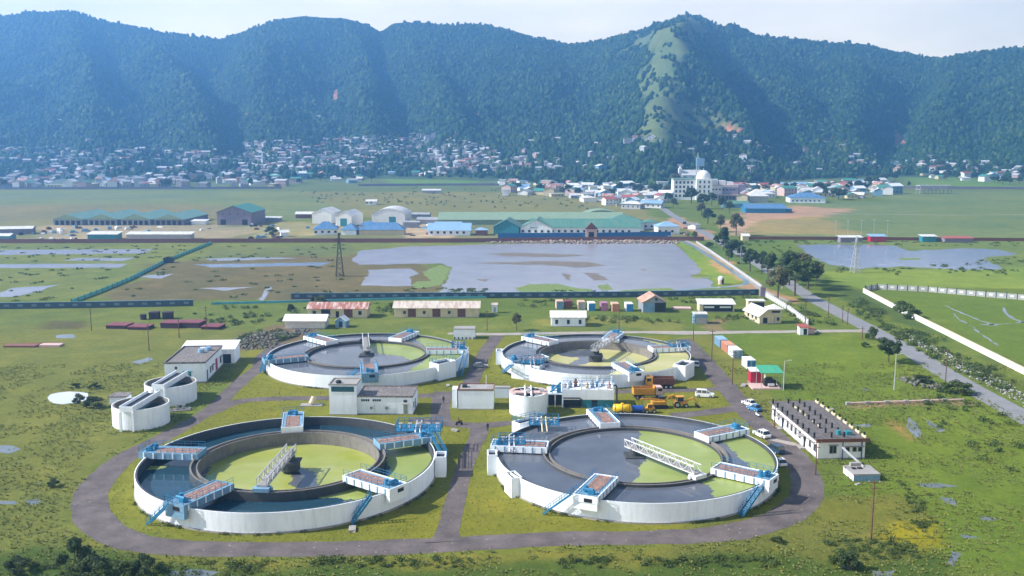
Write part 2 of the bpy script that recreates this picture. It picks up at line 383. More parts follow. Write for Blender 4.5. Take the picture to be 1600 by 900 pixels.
# ---- forest canopy : many uneven crowns
ico_v = []; t_ = (1+5**.5)/2
for p in [(-1,t_,0),(1,t_,0),(-1,-t_,0),(1,-t_,0),(0,-1,t_),(0,1,t_),(0,-1,-t_),(0,1,-t_),(t_,0,-1),(t_,0,1),(-t_,0,-1),(-t_,0,1)]: ico_v.append(p)
ICO = np.array(ico_v)/math.hypot(1, t_)
ICF = np.array([(0,11,5),(0,5,1),(0,1,7),(0,7,10),(0,10,11),(1,5,9),(5,11,4),(11,10,2),(10,7,6),(7,1,8),(3,9,4),(3,4,2),(3,2,6),(3,6,8),(3,8,9),(4,9,5),(2,4,11),(6,2,10),(8,6,7),(9,8,1)])
def canopy(name, P, R, Hh, mat, jit=.35):
    n = len(P); ang = rng.random(n)*6.28; ca, sa = np.cos(ang), np.sin(ang)
    V = ICO[None]*(1+jit*(rng.random((n, 12, 1))*2-1))
    x = V[..., 0]*ca[:, None]-V[..., 1]*sa[:, None]; y = V[..., 0]*sa[:, None]+V[..., 1]*ca[:, None]
    out = np.stack([x*R[:, None]+P[:, 0:1], y*R[:, None]+P[:, 1:2], (V[..., 2]+.55)*Hh[:, None]*.6+P[:, 2:3]], -1)
    Fc = (ICF[None]+(np.arange(n)*12)[:, None, None]).reshape(-1, 3)
    return npmesh(name, out.reshape(-1, 3), Fc, mat)
def canopymat(name, c, hi):
    m, nt, b = newmat(name)
    n1 = noise(nt, pos(nt, 1, 1, .6), .09, 3, .6); n2 = noise(nt, pos(nt), .006, 4, .6)
    cc = ramp(nt, n1, [(.3, tuple(x*.5 for x in c)), (.5, c), (.72, hi)])
    cc = mix(nt, 1, cc, ramp(nt, n2, [(.35, (.75, .85, .9)), (.65, (1.3, 1.15, 1.))]), 'MULTIPLY')
    nt.links.new(cc, b.inputs['Base Color']); b.inputs['Roughness'].default_value = .85; b.inputs['Specular IOR Level'].default_value = .15
    bump(nt, b, noise(nt, pos(nt), .8, 4, .7), .8, 1.2); return m
M['canopy'] = canopymat('forest_canopy', (.017, .050, .016), (.098, .150, .040))
n0 = 230000
yy = 1150+rng.random(n0)**.8*1800; aa = (rng.random(n0)*2-1)*.66; xx = aa*yy
zz, TT = Hz(xx, yy); g_, d_ = hillmask(xx, yy, zz)
dens = np.clip((TT-.02)*5, 0, 1)**.8*.8+.2
cl = fbm(xx*.012+50, yy*.012, 3)
ok = (TT > .012) & (TT < 1.05) & ~(g_ & (rng.random(n0) > .22*(fbm(xx*.016, yy*.016, 3) > .56))) & ~d_ & (rng.random(n0) < dens*np.clip(.4+cl*1.2, 0, 1)) & (rng.random(n0) < yy/2400)
P = np.stack([xx, yy, zz], -1)[ok]; k = len(P); szf = .7+.75*rng.random(k)**3
R_ = (2.3+2.7*rng.random(k))*szf*(.8+.25*P[:, 1]/2000); H_ = (5+7*rng.random(k))*szf
kind(canopy('forest', P, R_, H_, M['canopy']), 'stuff')
print('forest', k)
# ------------------------------------------------------------------ plain with its fields
def axis(dense0, dense1, st, lo, hi, g=1.03):
    a = list(np.arange(dense0, dense1, st)); s = st; x = a[-1]
    while x < hi: s *= g; x += s; a.append(min(x, hi))
    s = st; x = a[0]; b = []
    while x > lo: s *= g; x -= s; b.append(max(x, lo))
    return np.array(b[::-1]+a)
AX = axis(-130, 150, 1.3, -3400, 3400, 1.018); AY = axis(120, 330, 1.2, -300, 3600, 1.012)
px_, py_ = np.meshgrid(AX, AY)
REG = [  # (polygon in survey pixels, tone, edge wobble)
 ([(-900,300),(2500,300),(4000,950),(-3000,950)], (.105,.150,.032)),
 # far plain
 ([(-900,262),(2500,262),(2500,300),(-900,300)], (.11,.15,.06)),
 ([(-900,296),(480,298),(540,315),(520,340),(300,350),(-900,352)], (.14,.18,.075)),
 ([(-900,306),(200,304),(400,308),(250,312),(-900,312)], (.13,.17,.10)), ([(100,333),(420,330),(400,336),(60,338)], (.19,.19,.10)), ([(640,300),(760,302),(820,312),(700,314)], (.22,.2,.11)), ([(760,305),(850,310),(900,325),(840,322)], (.24,.21,.12)),
 ([(-900,316),(300,320),(420,326),(330,345),(-900,350)], (.17,.165,.085)),
 ([(470,300),(800,300),(1000,318),(1030,345),(700,345),(560,340)], (.17,.175,.07)),
 ([(600,277),(640,272),(700,280),(760,283),(700,292),(610,288)], (.12,.21,.04)),
 ([(1165,322),(1300,315),(2000,310),(2000,372),(1180,372)], (.125,.175,.080)),
 ([(1165,330),(1250,326),(1290,340),(1340,366),(1170,368)], (.24,.21,.10)),
 ([(1150,332),(1240,322),(1330,326),(1285,337),(1230,342),(1165,346)], (.34,.23,.17)),
 ([(1130,345),(1180,342),(1165,366),(1150,372)], (.36,.25,.18)),
 ([(1290,298),(2000,300),(2000,312),(1400,314)], (.13,.18,.08)),
 ([(1410,270),(1560,276),(1600,292),(1420,292)], (.12,.21,.05)),
 # yards of the industrial strip
 ([(-900,352),(330,345),(1000,345),(1060,350),(1070,376),(-900,380)], (.16,.17,.08)),
 ([(60,352),(330,350),(420,358),(330,376),(60,378)], (.27,.24,.17)),
 ([(420,345),(560,355),(640,362),(400,372),(380,355)], (.24,.23,.12)),
 ([(620,345),(700,345),(720,372),(640,372)], (.38,.30,.22)),
 ([(1040,342),(1065,340),(1130,372),(1100,376)], (.36,.22,.16)),
 # marsh
 ([(-900,380),(1070,380),(1190,458),(-900,476)], (.130,.165,.050)),
 ([(210,412),(560,395),(680,420),(700,455),(480,468),(150,472),(230,430)], (.135,.125,.070)),
 ([(330,388),(560,385),(540,400),(300,405)], (.12,.15,.06)),
 ([(1055,378),(1072,380),(1110,404),(1160,440),(1120,452),(1095,425)], (.16,.24,.045)),
 ([(1080,378),(1098,380),(1195,452),(1165,446)], (.38,.26,.13)),
 ([(1100,378),(1230,372),(1270,440),(1230,462),(1195,450)], (.095,.15,.035)),
 ([(1165,440),(1205,452),(1250,470),(1235,476),(1195,456),(1160,450)], (.36,.24,.15)),
 # right fields
 ([(1240,376),(2500,372),(2500,420),(1290,422)], (.12,.17,.055)),
 ([(1285,424),(1600,418),(2500,420),(2500,452),(1360,450),(1300,440)], (.17,.25,.055)),
 ([(1360,455),(2500,470),(2500,900),(1600,575)], (.110,.175,.035)),
 ([(1280,455),(1345,452),(1600,588),(1600,640),(2500,1000),(2500,900)], (.070,.115,.035)),
 # grassland round the plant
 ([(-900,474),(300,476),(470,505),(400,530),(-900,520)], (.115,.160,.045)),
 ([(-900,505),(470,505),(400,545),(330,600),(200,690),(120,760),(110,840),(200,900),(-900,950)], (.135,.165,.045)),
 ([(150,476),(480,480),(760,500),(1060,500),(1060,518),(400,516),(160,500)], (.125,.170,.045)),
 ([(1075,524),(1330,522),(1500,600),(2000,800),(2000,900),(1400,900),(1300,760),(1360,690),(1200,600),(1110,556)], (.120,.185,.030)),
 ([(1070,524),(1110,524),(1240,640),(1215,680)], (.165,.185,.045)),
 # kept lawns inside the ring road
 ([(400,530),(1060,522),(1150,620),(1235,720),(1262,780),(1180,825),(1000,838),(400,858),(200,840),(143,770),(200,695),(330,640)], (.160,.182,.030)),
 # rough ground on the near side
 ([(100,845),(400,866),(1000,848),(1200,835),(1290,780),(1370,770),(1420,790),(1480,850),(1400,950),(0,950)], (.150,.165,.038)),
 ([(1380,800),(1430,800),(1490,850),(1440,862),(1340,850)], (.27,.25,.02)),
 ([(0,860),(420,880),(900,872),(1300,872),(1500,870),(1500,960),(-200,960)], (.065,.110,.026)),
 ([(1090,805),(1250,795),(1420,860),(1350,880),(1000,868)], (.13,.15,.04)),
 # worn soil
 ([(370,522),(470,506),(480,520),(430,545),(375,548)], (.15,.12,.09)),
 ([(60,500),(140,498),(130,512),(50,512)], (.10,.10,.05)), ([(0,536),(55,534),(60,544),(0,545)], (.16,.09,.06)), ([(55,536),(95,535),(93,542),(60,543)], (.20,.12,.10)),
 ([(1100,500),(1130,495),(1125,520),(1090,520)], (.22,.18,.10)), ([(840,493),(1060,500),(1060,520),(985,512),(850,505)], (.18,.20,.055)),
 ([(1320,628),(1500,626),(1510,632),(1330,636)], (.26,.2,.15)), ([(1415,650),(1440,690),(1425,692),(1408,660)], (.30,.19,.09)),
 ([(1110,590),(1175,640),(1195,648),(1150,612)], (.19,.17,.08)), ([(1180,655),(1215,668),(1240,700),(1220,708),(1195,680)], (.20,.19,.07)),
]
LAWN = [(400,530),(1060,522),(1150,620),(1235,720),(1262,780),(1180,825),(1000,838),(400,858),(200,840),(143,770),(200,695),(330,640)]
tn = np.empty(px_.shape+(4,), np.float32); tn[...] = (.10, .14, .045, 1)
vis = py_ > 60; pu, pv = toPx(px_[vis], py_[vis], 0*px_[vis])
xs, ys_ = px_[vis], py_[vis]; w1 = fbm(xs*.06, ys_*.06, 4)-.5; w2 = fbm(xs*.06+40, ys_*.06+7, 4)-.5
wx = xs+w1*9*(1+ys_/500); wy = ys_+w2*9*(1+ys_/400); wu, wv = toPx(wx, wy, 0*wx)
tv = tn[vis]
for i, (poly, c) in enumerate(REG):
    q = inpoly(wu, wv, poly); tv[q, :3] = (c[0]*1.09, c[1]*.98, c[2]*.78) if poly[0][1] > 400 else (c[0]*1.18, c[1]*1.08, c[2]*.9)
tn[vis] = tv
for _ in range(2):   # soften the borders a little
    tn[1:-1, 1:-1] = (tn[1:-1, 1:-1]*4+tn[:-2, 1:-1]+tn[2:, 1:-1]+tn[1:-1, :-2]+tn[1:-1, 2:])/8
ix = np.arange(px_.size).reshape(px_.shape)
Fg = np.stack([ix[:-1, :-1], ix[:-1, 1:], ix[1:, 1:], ix[1:, :-1]], -1).reshape(-1, 4)
M['ground'] = tonemat('meadow', .34, .10, .75, .38, .9, .35, 1.6)
pz = np.zeros(px_.size)
ground = npmesh('ground', np.stack([px_.ravel(), py_.ravel(), pz], -1), Fg, M['ground'], cols=tn.reshape(-1, 4)); kind(ground, 'structure')

# ------------------------------------------------------------------ roads, water sheets
def smooth(pts, n=8, closed=False):
    pts = [Vector(p) for p in pts]; out = []; L = len(pts); rg = range(L if closed else L-1)
    g = (lambda i: pts[i % L]) if closed else (lambda i: pts[max(0, min(L-1, i))])
    for i in rg:
        p0, p1, p2, p3 = g(i-1), g(i), g(i+1), g(i+2)
        for k in range(n):
            t = k/n; out.append(.5*((2*p1)+(p2-p0)*t+(2*p0-5*p1+4*p2-p3)*t*t+(-p0+3*p1-3*p2+p3)*t**3))
    if not closed: out.append(pts[-1])
    return out
def ribbon(name, px, w, z, mat, wob=.15, n=10, closed=False):
    P = smooth(GP(px), n, closed); vs = []; fs = []; L = len(P)
    ws = w if isinstance(w, (list, tuple)) else None
    for i, p in enumerate(P):
        a = P[(i-1) % L] if closed else P[max(i-1, 0)]; b = P[(i+1) % L] if closed else P[min(i+1, L-1)]
        d = (b-a).normalized(); nrm = Vector((-d.y, d.x, 0))
        ww = (np.interp(i/(L-1), np.linspace(0, 1, len(ws)), ws) if ws else w)/2
        for s in (1, -1):
            j = ww+wob*((fbm(np.float64(p.x*.5+s*31), np.float64(p.y*.5), 3))*3-1.5)
            vs.append((p.x+nrm.x*s*j, p.y+nrm.y*s*j, z))
    R = L if closed else L-1
    for i in range(R): fs.append((2*i+1, 2*((i+1) % L)+1, 2*((i+1) % L), 2*i))
    m = MB(); m.add(vs, fs); return kind(m.obj(name, mat), 'structure')
def sheet(name, px, z, mat, wob=1.2, step=3., k='structure', world=False):
    pts = [Vector(p) for p in px] if world else GP(px); out = []
    L = len(pts)
    for i in range(L):
        a, b = pts[i], pts[(i+1) % L]; n = max(1, int((b-a).length/step))
        for j in range(n):
            p = a.lerp(b, j/n)
            out.append((p.x+wob*2*(float(fbm(np.float64(p.x*.22), np.float64(p.y*.22), 3))-.5), p.y+wob*3*(float(fbm(np.float64(p.x*.22+33), np.float64(p.y*.22), 3))-.5), z))
    m = MB(); m.add(out, [tuple(range(len(out)))]); o = m.obj(name, mat)
    import bmesh
    bm = bmesh.new(); bm.from_mesh(o.data); bmesh.ops.triangulate(bm, faces=bm.faces[:]);
    bmesh.ops.recalc_face_normals(bm, faces=bm.faces[:])
    if bm.faces and sum(f.normal.z for f in bm.faces) < 0: bmesh.ops.reverse_faces(bm, faces=bm.faces[:])
    bm.to_mesh(o.data); bm.free(); return kind(o, k)
ring_px = [(405,575),(372,600),(330,640),(262,680),(200,712),(152,755),(141,790),(160,825),(215,848),(300,857),(400,858),(550,857),(700,851),(860,842),(1000,840),(1100,836),(1180,824),(1240,798),(1262,765),(1250,725),(1218,690),(1175,650),(1135,605),(1098,560),(1068,530)]
ribbon('ring_road', ring_px, [4.,4.,4.6,6,6,5.6,5.4,5.6,5.2,6,6,5.4,5.2,5.4,4.8], .012, M['asphalt'], .25, 14)
ribbon('middle_road', [(697,848),(700,830),(722,742),(738,700),(748,680),(748,668)], [7.5,3.6,3.4,3.4,3.6,4.5], .018, M['asphalt'], .12, 8)
ribbon('cross_road', [(330,645),(370,628),(430,623),(515,622),(600,621),(690,617),(760,612)], 3.8, .016, M['asphalt'], .12, 8)
ribbon('spur_road', [(640,655),(700,662),(752,665),(800,660)], [3,4.2,4.2,3], .020, M['asphalt'], .12, 8)
ribbon('link_road', [(692,612),(688,636),(690,662)], 4.5, .022, M['asphalt'], .12, 6)
ribbon('lane', [(735,600),(748,570),(762,545),(778,524)], 4.2, .018, M['asphalt'], .12, 8)
ribbon('machine_lane', [(955,612),(1010,611),(1060,610),(1125,608)], 3.6, .020, M['asphalt'], .12, 8)
ribbon('lawn_road', [(1050,650),(1100,645),(1150,638)], 4.2, .020, M['asphalt'], .12, 6)
ribbon('access_track', [(700,521),(778,522),(900,520),(1000,519),(1070,520),(1150,519),(1240,518),(1330,517),(1366,518)], [3.5,3.8,3.5,3.5,6,4.2,4,4,6], .010, M['track'], .25, 10)
ribbon('door_path', [(1196,684),(1240,694),(1250,694)], 2., .024, M['track'], .1, 4)
ribbon('west_track', [(405,575),(412,556),(440,536)], 4, .014, M['asphalt'], .12, 6)
ribbon('main_road', [(1730,722),(1590,646),(1492,592),(1398,535),(1300,483),(1262,462),(1210,428),(1170,404),(1110,369),(1062,343),(1035,325),(1018,312),(1000,300)], 6.8, .030, M['road'], .1, 12)
ribbon('bank_path', [(1068,374),(1110,395),(1150,420),(1190,452),(1235,472)], 2.6, .014, M['track'], .4, 8)
ribbon('field_track', [(1290,334),(1400,335),(1500,336),(1650,335)], 3, .02, M['track'], .8, 8)
pm = M['pond']; pb = M['pondblue']
sheet('pond_water', [(560,392),(640,385),(760,382),(900,379),(1050,380),(1075,398),(1098,424),(1082,430),(1085,433),(1108,434),(1115,450),(1060,456),(900,457),(830,458),(700,461),(685,457),(697,440),(705,418),(690,411),(620,413),(560,414),(552,405)], .02, pm, 2.2)
sheet('small_pond', [(578,422),(640,419),(655,428),(640,434),(645,447),(600,447),(565,446)], .02, pm, 1.5)
sheet('reflecting_pond', [(1245,383),(1330,382),(1400,384),(1420,392),(1500,388),(1560,390),(1595,398),(1535,402),(1565,420),(1500,422),(1410,416),(1340,420),(1290,412),(1265,398)], .02, pb, 2.5)
pud = watermat('puddle_water', (.10,.12,.12), .12, (.17,.19,.22))
for i, p in enumerate([[(-60,391),(240,389),(225,396),(120,397),(-60,399)], [(-60,413),(200,412),(190,418),(-60,419)], [(-20,463),(20,450),(90,445),(60,455),(20,464)], [(300,413),(520,410),(500,415),(330,418)],
      [(120,403),(210,403),(190,408),(100,407)], [(320,404),(420,402),(470,404),(330,408)], [(405,468),(415,452),(425,448),(412,470)], [(200,432),(270,428),(250,436)], [(310,450),(400,448),(350,454)]]):
    sheet('marsh_water', p, .02, pm if i != 3 else pb, 1.4)
sheet('white_pond', [(72,622),(80,616),(92,613),(110,611),(126,612),(136,615),(139,620),(134,626),(122,629),(100,631),(84,630),(75,627)], .02, watermat('milky_water', (.50,.53,.58), .2, (.6,.62,.66)), .6)
for p in [[(1418,652),(1435,662),(1442,680),(1432,684),(1418,668)], [(1447,655),(1478,672),(1470,676),(1452,664)], [(1430,754),(1470,756),(1500,760),(1470,764),(1440,760)], [(1468,776),(1490,778),(1496,790),(1478,786)],
          [(1500,836),(1520,838),(1535,842),(1508,842)], [(1530,808),(1560,810),(1555,815),(1532,813)], [(0,696),(22,696),(32,702),(15,708),(-20,706)], [(40,782),(62,780),(64,787),(48,790)], [(-40,784),(25,782),(28,787),(-40,789)],
          [(268,893),(300,889),(345,892),(320,905),(260,905)], [(1330,664),(1362,662),(1360,668)], [(1240,650),(1248,660),(1236,664)], [(1485,860),(1500,864),(1490,884),(1480,880)], [(1365,893),(1400,890),(1390,902),(1366,902)],
          [(1310,886),(1330,884),(1330,892)], [(1345,607),(1358,607),(1354,612)], [(85,524),(115,522),(120,528),(90,529)], [(205,566),(235,558),(240,562),(215,570)]]:
    sheet('puddle', p, .018, pud, .45, .5)
for p, w in [([(1478,478),(1500,488),(1530,500),(1558,510)], .9), ([(1505,500),(1530,520),(1560,540)], .6), ([(1568,480),(1575,492),(1600,504),(1640,510)], 1.3), ([(1530,508),(1570,506),(1610,502)], .8), ([(1490,490),(1500,500),(1525,512)], .6)]:
    ribbon('field_stream', p, w, .016, pud, .6, 10)
ribbon('canal_water', [(1064,376),(1085,386),(1120,408),(1150,428),(1166,440),(1150,447),(1060,452)], 2.6, .026, watermat('canal', (.22,.30,.34), .15), .3, 8)
mud = plain('pond_mud', (.17,.14,.11), .8, 0, .3, .3); wg = tonemat('x', .3, .1, .7, .3)
for p in [[(762,396),(800,395),(850,396),(925,399),(870,402),(790,401)], [(740,411),(850,408),(920,409),(948,415),(900,418),(850,414),(780,413)], [(875,426),(890,430),(895,438),(882,436)], [(912,426),(935,427),(950,438),(930,439)], [(740,436),(768,436),(760,440)], [(1000,421),(1010,421),(1006,424)]]:
    sheet('mud_bank', p, .034, mud, 1.8, 2.)
rg_, ntg, bg_ = newmat('reed_grass'); 
ntg.links.new(ramp(ntg, noise(ntg, pos(ntg), .5, 5, .7), [(.3, (.08,.13,.03)), (.7, (.20,.26,.06))]), bg_.inputs['Base Color']); bg_.inputs['Roughness'].default_value = .9
M['reed'] = rg_
for p in [[(806,450),(825,444),(868,443),(900,450),(928,452),(925,456),(870,457),(812,458)], [(935,446),(950,444),(958,452),(940,453)], [(970,453),(1050,450),(1060,457),(975,459)], [(1404,403),(1436,403),(1436,406),(1406,406)], [(1078,432),(1110,432),(1112,436),(1085,435)], [(660,424),(690,414),(704,420),(690,446),(640,452),(652,440),(672,440)]]:
    sheet('reed_bed', p, .040, M['reed'], 1.6, 2.)
# ------------------------------------------------------------------ settling tanks
def railing(m, pts, h=1.0, step=1.6, w=.06):
    """posts and two rails along a polyline of base points"""
    for a, b in zip(pts[:-1], pts[1:]):
        a, b = Vector(a), Vector(b); n = max(1, int((b-a).length/step))
        for z in (h, h*.55): m.bar(a+Vector((0, 0, z)), b+Vector((0, 0, z)), w)
        for i in range(n+1):
            p = a.lerp(b, i/n); m.bar(p, p+Vector((0, 0, h)), w)
def polar(T0, fn, r0, r1, z, nr=30, na=460):
    """sheet of film over the part of an annulus for which fn(u,v) holds"""
    vs = []; fs = []; n = nr+1
    for i in range(na):
        for j in range(n):
            a = 2*PI*i/na; r = r0+(r1-r0)*j/nr; vs.append((r*math.cos(a), r*math.sin(a), z))
    A = np.array(vs); wxy = A+np.array([T0[0], T0[1], 0])
    j1 = (fbm(wxy[:, 0]*.25, wxy[:, 1]*.25, 4)-.5)*2.2; j2 = (fbm(wxy[:, 0]*.25+9, wxy[:, 1]*.25+5, 4)-.5)*3.2
    j3 = (fbm(wxy[:, 0]*1.6, wxy[:, 1]*1.6, 3)-.5)*1.5; j1 += j3; j2 += j3
    U, V = toPx(wxy[:, 0]+j1, wxy[:, 1]+j2, wxy[:, 2]); inside = fn(U, V)
    for i in range(na):
        for j in range(nr):
            q = (i*n+j, i*n+j+1, ((i+1) % na)*n+j+1, ((i+1) % na)*n+j)
            if sum(inside[k] for k in q) >= 3: fs.append(q)
    m = MB(); used = sorted({k for f in fs for k in f}); mp = {k: i for i, k in enumerate(used)}
    m.v = [vs[k] for k in used]; m.f = [tuple(mp[k] for k in f) for f in fs]; m.m = [0]*len(fs); return m
def islands(m):
    par = list(range(len(m.v)))
    def find(i):
        while par[i] != i: par[i] = par[par[i]]; i = par[i]
        return i
    for f in m.f:
        for k in f[1:]: par[find(k)] = find(f[0])
    g = {}
    for f in m.f: g.setdefault(find(f[0]), []).append(f)
    out = []
    for fs in g.values():
        if len(fs) < 14: continue
        q = MB(); used = sorted({k for f in fs for k in f}); mp = {k: i for i, k in enumerate(used)}
        q.v = [m.v[k] for k in used]; q.f = [tuple(mp[k] for k in f) for f in fs]; q.m = [0]*len(fs); out.append(q)
    return out
def deck(parent, a, R, R2, hz0, hz1, w, side, top, gear, label=None, out=1.2, opening=False, T0=(0, 0)):
    """box gallery from ring to outer wall; own axes: +x outwards"""
    L0, L1 = R2-.9, R+out; Rm = Matrix.Rotation(a, 4, 'Z')
    m = MB(); hw = w/2
    m.box(L0, -hw, hz0, L1, -hw+.18, hz1, Rm); m.box(L0, hw-.18, hz0, L1, hw, hz1, Rm)
    m.box(L0, -hw+.18, hz0, L0+.18, hw-.18, hz1, Rm); m.box(L1-.18, -hw+.18, hz0, L1, hw-.18, hz1, Rm)
    m.box(L0+.18, -hw+.18, hz0+.05, L1-.18, hw-.18, hz0+.25, Rm)
    m.mi = 1
    for k in range(6):
        x = L0+1+(L1-L0-2)*k/5
        for s in (-1, 1): m.box(x-.12, s*(hw+.04)-.05, hz0+.08, x+.12, s*(hw+.04)+.05, hz1-.08, Rm)
    d = m.obj('gallery', [side, M['bluewall'] if side is not M['bluewall'] else M['white']], parent)
    m = MB(); m.box(L0+.5, -hw*.62, hz0+.25, L1-3., hw*.62, hz1-.06, Rm); m.obj('gravel_bed', top, d)
    m = MB(); m.box(L0+.18, -hw+.18, hz0+.25, L1-.18, -hw*.62, hz1-.12, Rm); m.box(L0+.18, hw*.62, hz0+.25, L1-.18, hw-.18, hz1-.12, Rm)
    m.box(L1-3., -hw*.62, hz0+.25, L1-.18, hw*.62, hz1-.12, Rm); m.obj('walkway', M['bluewall'], d)
    m = MB(); q = [(L0+.1, -hw+.09), (L1-.1, -hw+.09), (L1-.1, hw-.09), (L0+.1, hw-.09)]
    railing(m, [Rm @ Vector((x, y, hz1)) for x, y in q], 1.05, 1.3, .05)
    m.obj('railing', M['bluepaint'], d)
    if gear:
        m = MB(); m.tube([Rm @ Vector((L1-2.2, -.6, hz1-.1)), Rm @ Vector((L1-2.2, -.6, hz1+.9))], .38, 10); m.box(L1-1.9, .1, hz1-.1, L1-1.0, 1.1, hz1+.55, Rm)
        m.tube([Rm @ Vector((L1-1.5, -.9, hz1+.5)), Rm @ Vector((L1-1.5, .9, hz1+.5))], .28, 10); m.obj('gate_motor', M['bluepaint'], d)
    if opening:
        m = MB(); m.box(L1, -.2, hz0+.1, L1+.04, 1.2, hz0+.75, Rm); m.obj('inspection_opening', M['dark'], d)
        m = MB(); m.box(L1-.9, -hw*.95, 1.9, L1-.1, hw*.95, hz0, Rm); m.obj('bracket', side, d)
    return d
def stairs(parent, a, b, w=.9, mat=None, steps=14, name='stairway'):
    a, b = Vector(a), Vector(b); d = b-a; side = Vector((-d.y, d.x, 0)).normalized()*w/2; m = MB()
    for s in (-1, 1):
        m.bar(a+side*s, b+side*s, .12, .3); o = Vector((0, 0, 1.0)); m.bar(a+side*s+o, b+side*s+o, .07); m.bar(a+side*s+o*.55, b+side*s+o*.55, .06)
        for i in range(6):
            p = a.lerp(b, i/5)+side*s; m.bar(p, p+o, .07)
    for i in range(steps):
        p = a.lerp(b, (i+.5)/steps); m.bar(p-side, p+side, .2, .04)
    return m.obj(name, mat or M['bluepaint'], parent)
def truss(parent, a, L0, L1, z, h, w, mat, foot=True, col=None):
    Rm = Matrix.Rotation(a, 4, 'Z'); m = MB(); n = int((L1-L0)/1.4); X = [L0+(L1-L0)*i/n for i in range(n+1)]; p = lambda x, y, zz: Rm @ Vector((x, y, zz))
    for s in (-1, 1):
        y = s*w/2
        m.bar(p(L0, y, z), p(L1, y, z), .16); m.bar(p(L0, y, z+h), p(L1, y, z+h), .16)
        for i, x in enumerate(X):
            m.bar(p(x, y, z), p(x, y, z+h), .10)
            if i < n: m.bar(p(x, y, z if i % 2 else z+h), p(X[i+1], y, z+h if i % 2 else z), .09)
    for x in X: m.bar(p(x, -w/2, z), p(x, w/2, z), .1)
    br = m.obj('bridge', mat, parent)
    m = MB(); m.box(L0, -w/2+.1, z+.1, L1, w/2-.1, z+.16, Rm); m.obj('walkway', M['conc'], br)
    m = MB(); m.box(L1-.9, -w/2-.5, z-.75, L1+.9, w/2+.5, z-.1, Rm); m.tube([p(L1-.4, -w/2-.8, z-.55), p(L1-.4, w/2+.8, z-.55)], .35, 10); m.obj('drive_carriage', col or mat, br)
    return br
TRW = plain('weathered_white', (.62, .62, .62), .5, 0, .25, 1)
def tank(loc, R, R2, zo, zi, angs, label, film, filmmat, br_a, deckmat, ringh=3.42, outer='water', inner='water', br0=-1.5, bcol=None, gear=True, fr=None, outfilm=None):
    t = thing('settling_tank', label, 'tank', (loc[0], loc[1], 0), 0, 'round settling tanks of the plant')
    m = MB(); m.ring(R-.16, R, 0, 3.5, n=160); m.obj('outer_wall', M['white'], t)
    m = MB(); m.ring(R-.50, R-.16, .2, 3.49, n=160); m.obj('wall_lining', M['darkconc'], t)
    m = MB(); m.ring(R, R+.22, 0, .28, n=160); m.obj('footing', M['conc'], t)
    m = MB(); m.ring(R2-.30, R2, .2, ringh, n=140); m.ring(R2-1.35, R2-1.15, zi-.1, ringh-.10, n=140); m.ring(R2-1.15, R2-.30, zi-.2, ringh-.75, n=140)
    rw = m.obj('ring_wall', M['ring'], t)
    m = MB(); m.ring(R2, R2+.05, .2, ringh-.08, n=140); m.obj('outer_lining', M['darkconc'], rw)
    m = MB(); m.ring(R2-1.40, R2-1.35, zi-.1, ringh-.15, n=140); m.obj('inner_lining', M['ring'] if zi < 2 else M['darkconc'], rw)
    m = MB(); m.disc(0, R-.4, .15, n=120); m.obj('floor', M['darkconc'], t)
    m = MB(); m.disc(R2+.05, R-.50, zo, n=140); m.obj('outer_water', M[outer], t)
    m = MB(); m.disc(0, R2-1.4, zi, n=140); m.obj('inner_water', M[inner], t)
    fm = polar(loc, film, .05, R2-1.42, zi+.012)
    for q_ in islands(fm): q_.obj('algae', M[filmmat[0]], t)
    fm = polar(loc, outfilm or film, R2+.08, R-.52, zo+.012)
    for q_ in islands(fm): q_.obj('algae', M[filmmat[1]], t)
    for k, a in enumerate(angs):
        sd = deckmat(k) if callable(deckmat) else deckmat
        deck(t, a, R, R2, 3.15, 4.35, 4.3, sd, M['gravel'], gear, opening=(math.sin(a) < -.5))
    if br_a is not None:
        truss(t, br_a, br0, R2-.7, 4.2, 1.4, 1.7, M['galv'] if zi < 2 else TRW, col=bcol)
    m = MB(); m.tube([(0, 0, .2), (0, 0, 4.0)], [1.15, 1.0], 14); m.box(-1.9, -1.9, 2.6, 1.9, 1.9, 2.95); m.ring(1.5, 1.9, 1.3, 2.6, n=20); m.obj('centre_pier', M['darkconc'], t)
    m = MB(); m.box(-.9, -.7, 4.0, .9, .8, 4.25); m.tube([(0.3, 0, 4.2), (.3, 0, 5.2)], .4, 10); m.obj('drive_motor', M['grey'], t)
    return t
def aof(loc, u, v, z=3.9):
    p = G(u, v, z); return math.atan2(p.y-loc[1], p.x-loc[0])
def angset(loc, pts):
    """five galleries an equal 72 degrees apart, best fit to the survey points"""
    A = sorted(aof(loc, *p) % (2*PI) for p in pts); b = math.atan2(sum(math.sin(5*a) for a in A), sum(math.cos(5*a) for a in A))/5
    return [b+k*2*PI/5 for k in range(5)]
TBL = (-41.1, 171.1); TBR = (23.1, 174.4); TTL = (-40.2, 260.4); TTR = (23.1, 260.2)
P5 = {'BL': [(266, 706), (458, 655), (638, 686), (578, 750), (315, 772)], 'BR': [(942, 652), (1130, 675), (1155, 738), (928, 765), (814, 696)],
      'TL': [(497, 529), (638, 522), (695, 547), (577, 577), (447, 560)], 'TR': [(836, 529), (967, 518), (1053, 543), (974, 572), (833, 560)]}
for nm, T_ in (('BL', TBL), ('BR', TBR), ('TL', TTL), ('TR', TTR)):
    A_ = [math.degrees(aof(T_, *p)) for p in P5[nm]]; print(nm, [round(x) for x in A_], [round(math.degrees(x) % 360) for x in angset(T_, P5[nm])])
def poly_or(*ps): return lambda U, V: np.logical_or.reduce([inpoly(U, V, p) for p in ps])
allf = [(0, 0), (1600, 0), (1600, 900), (0, 900)]
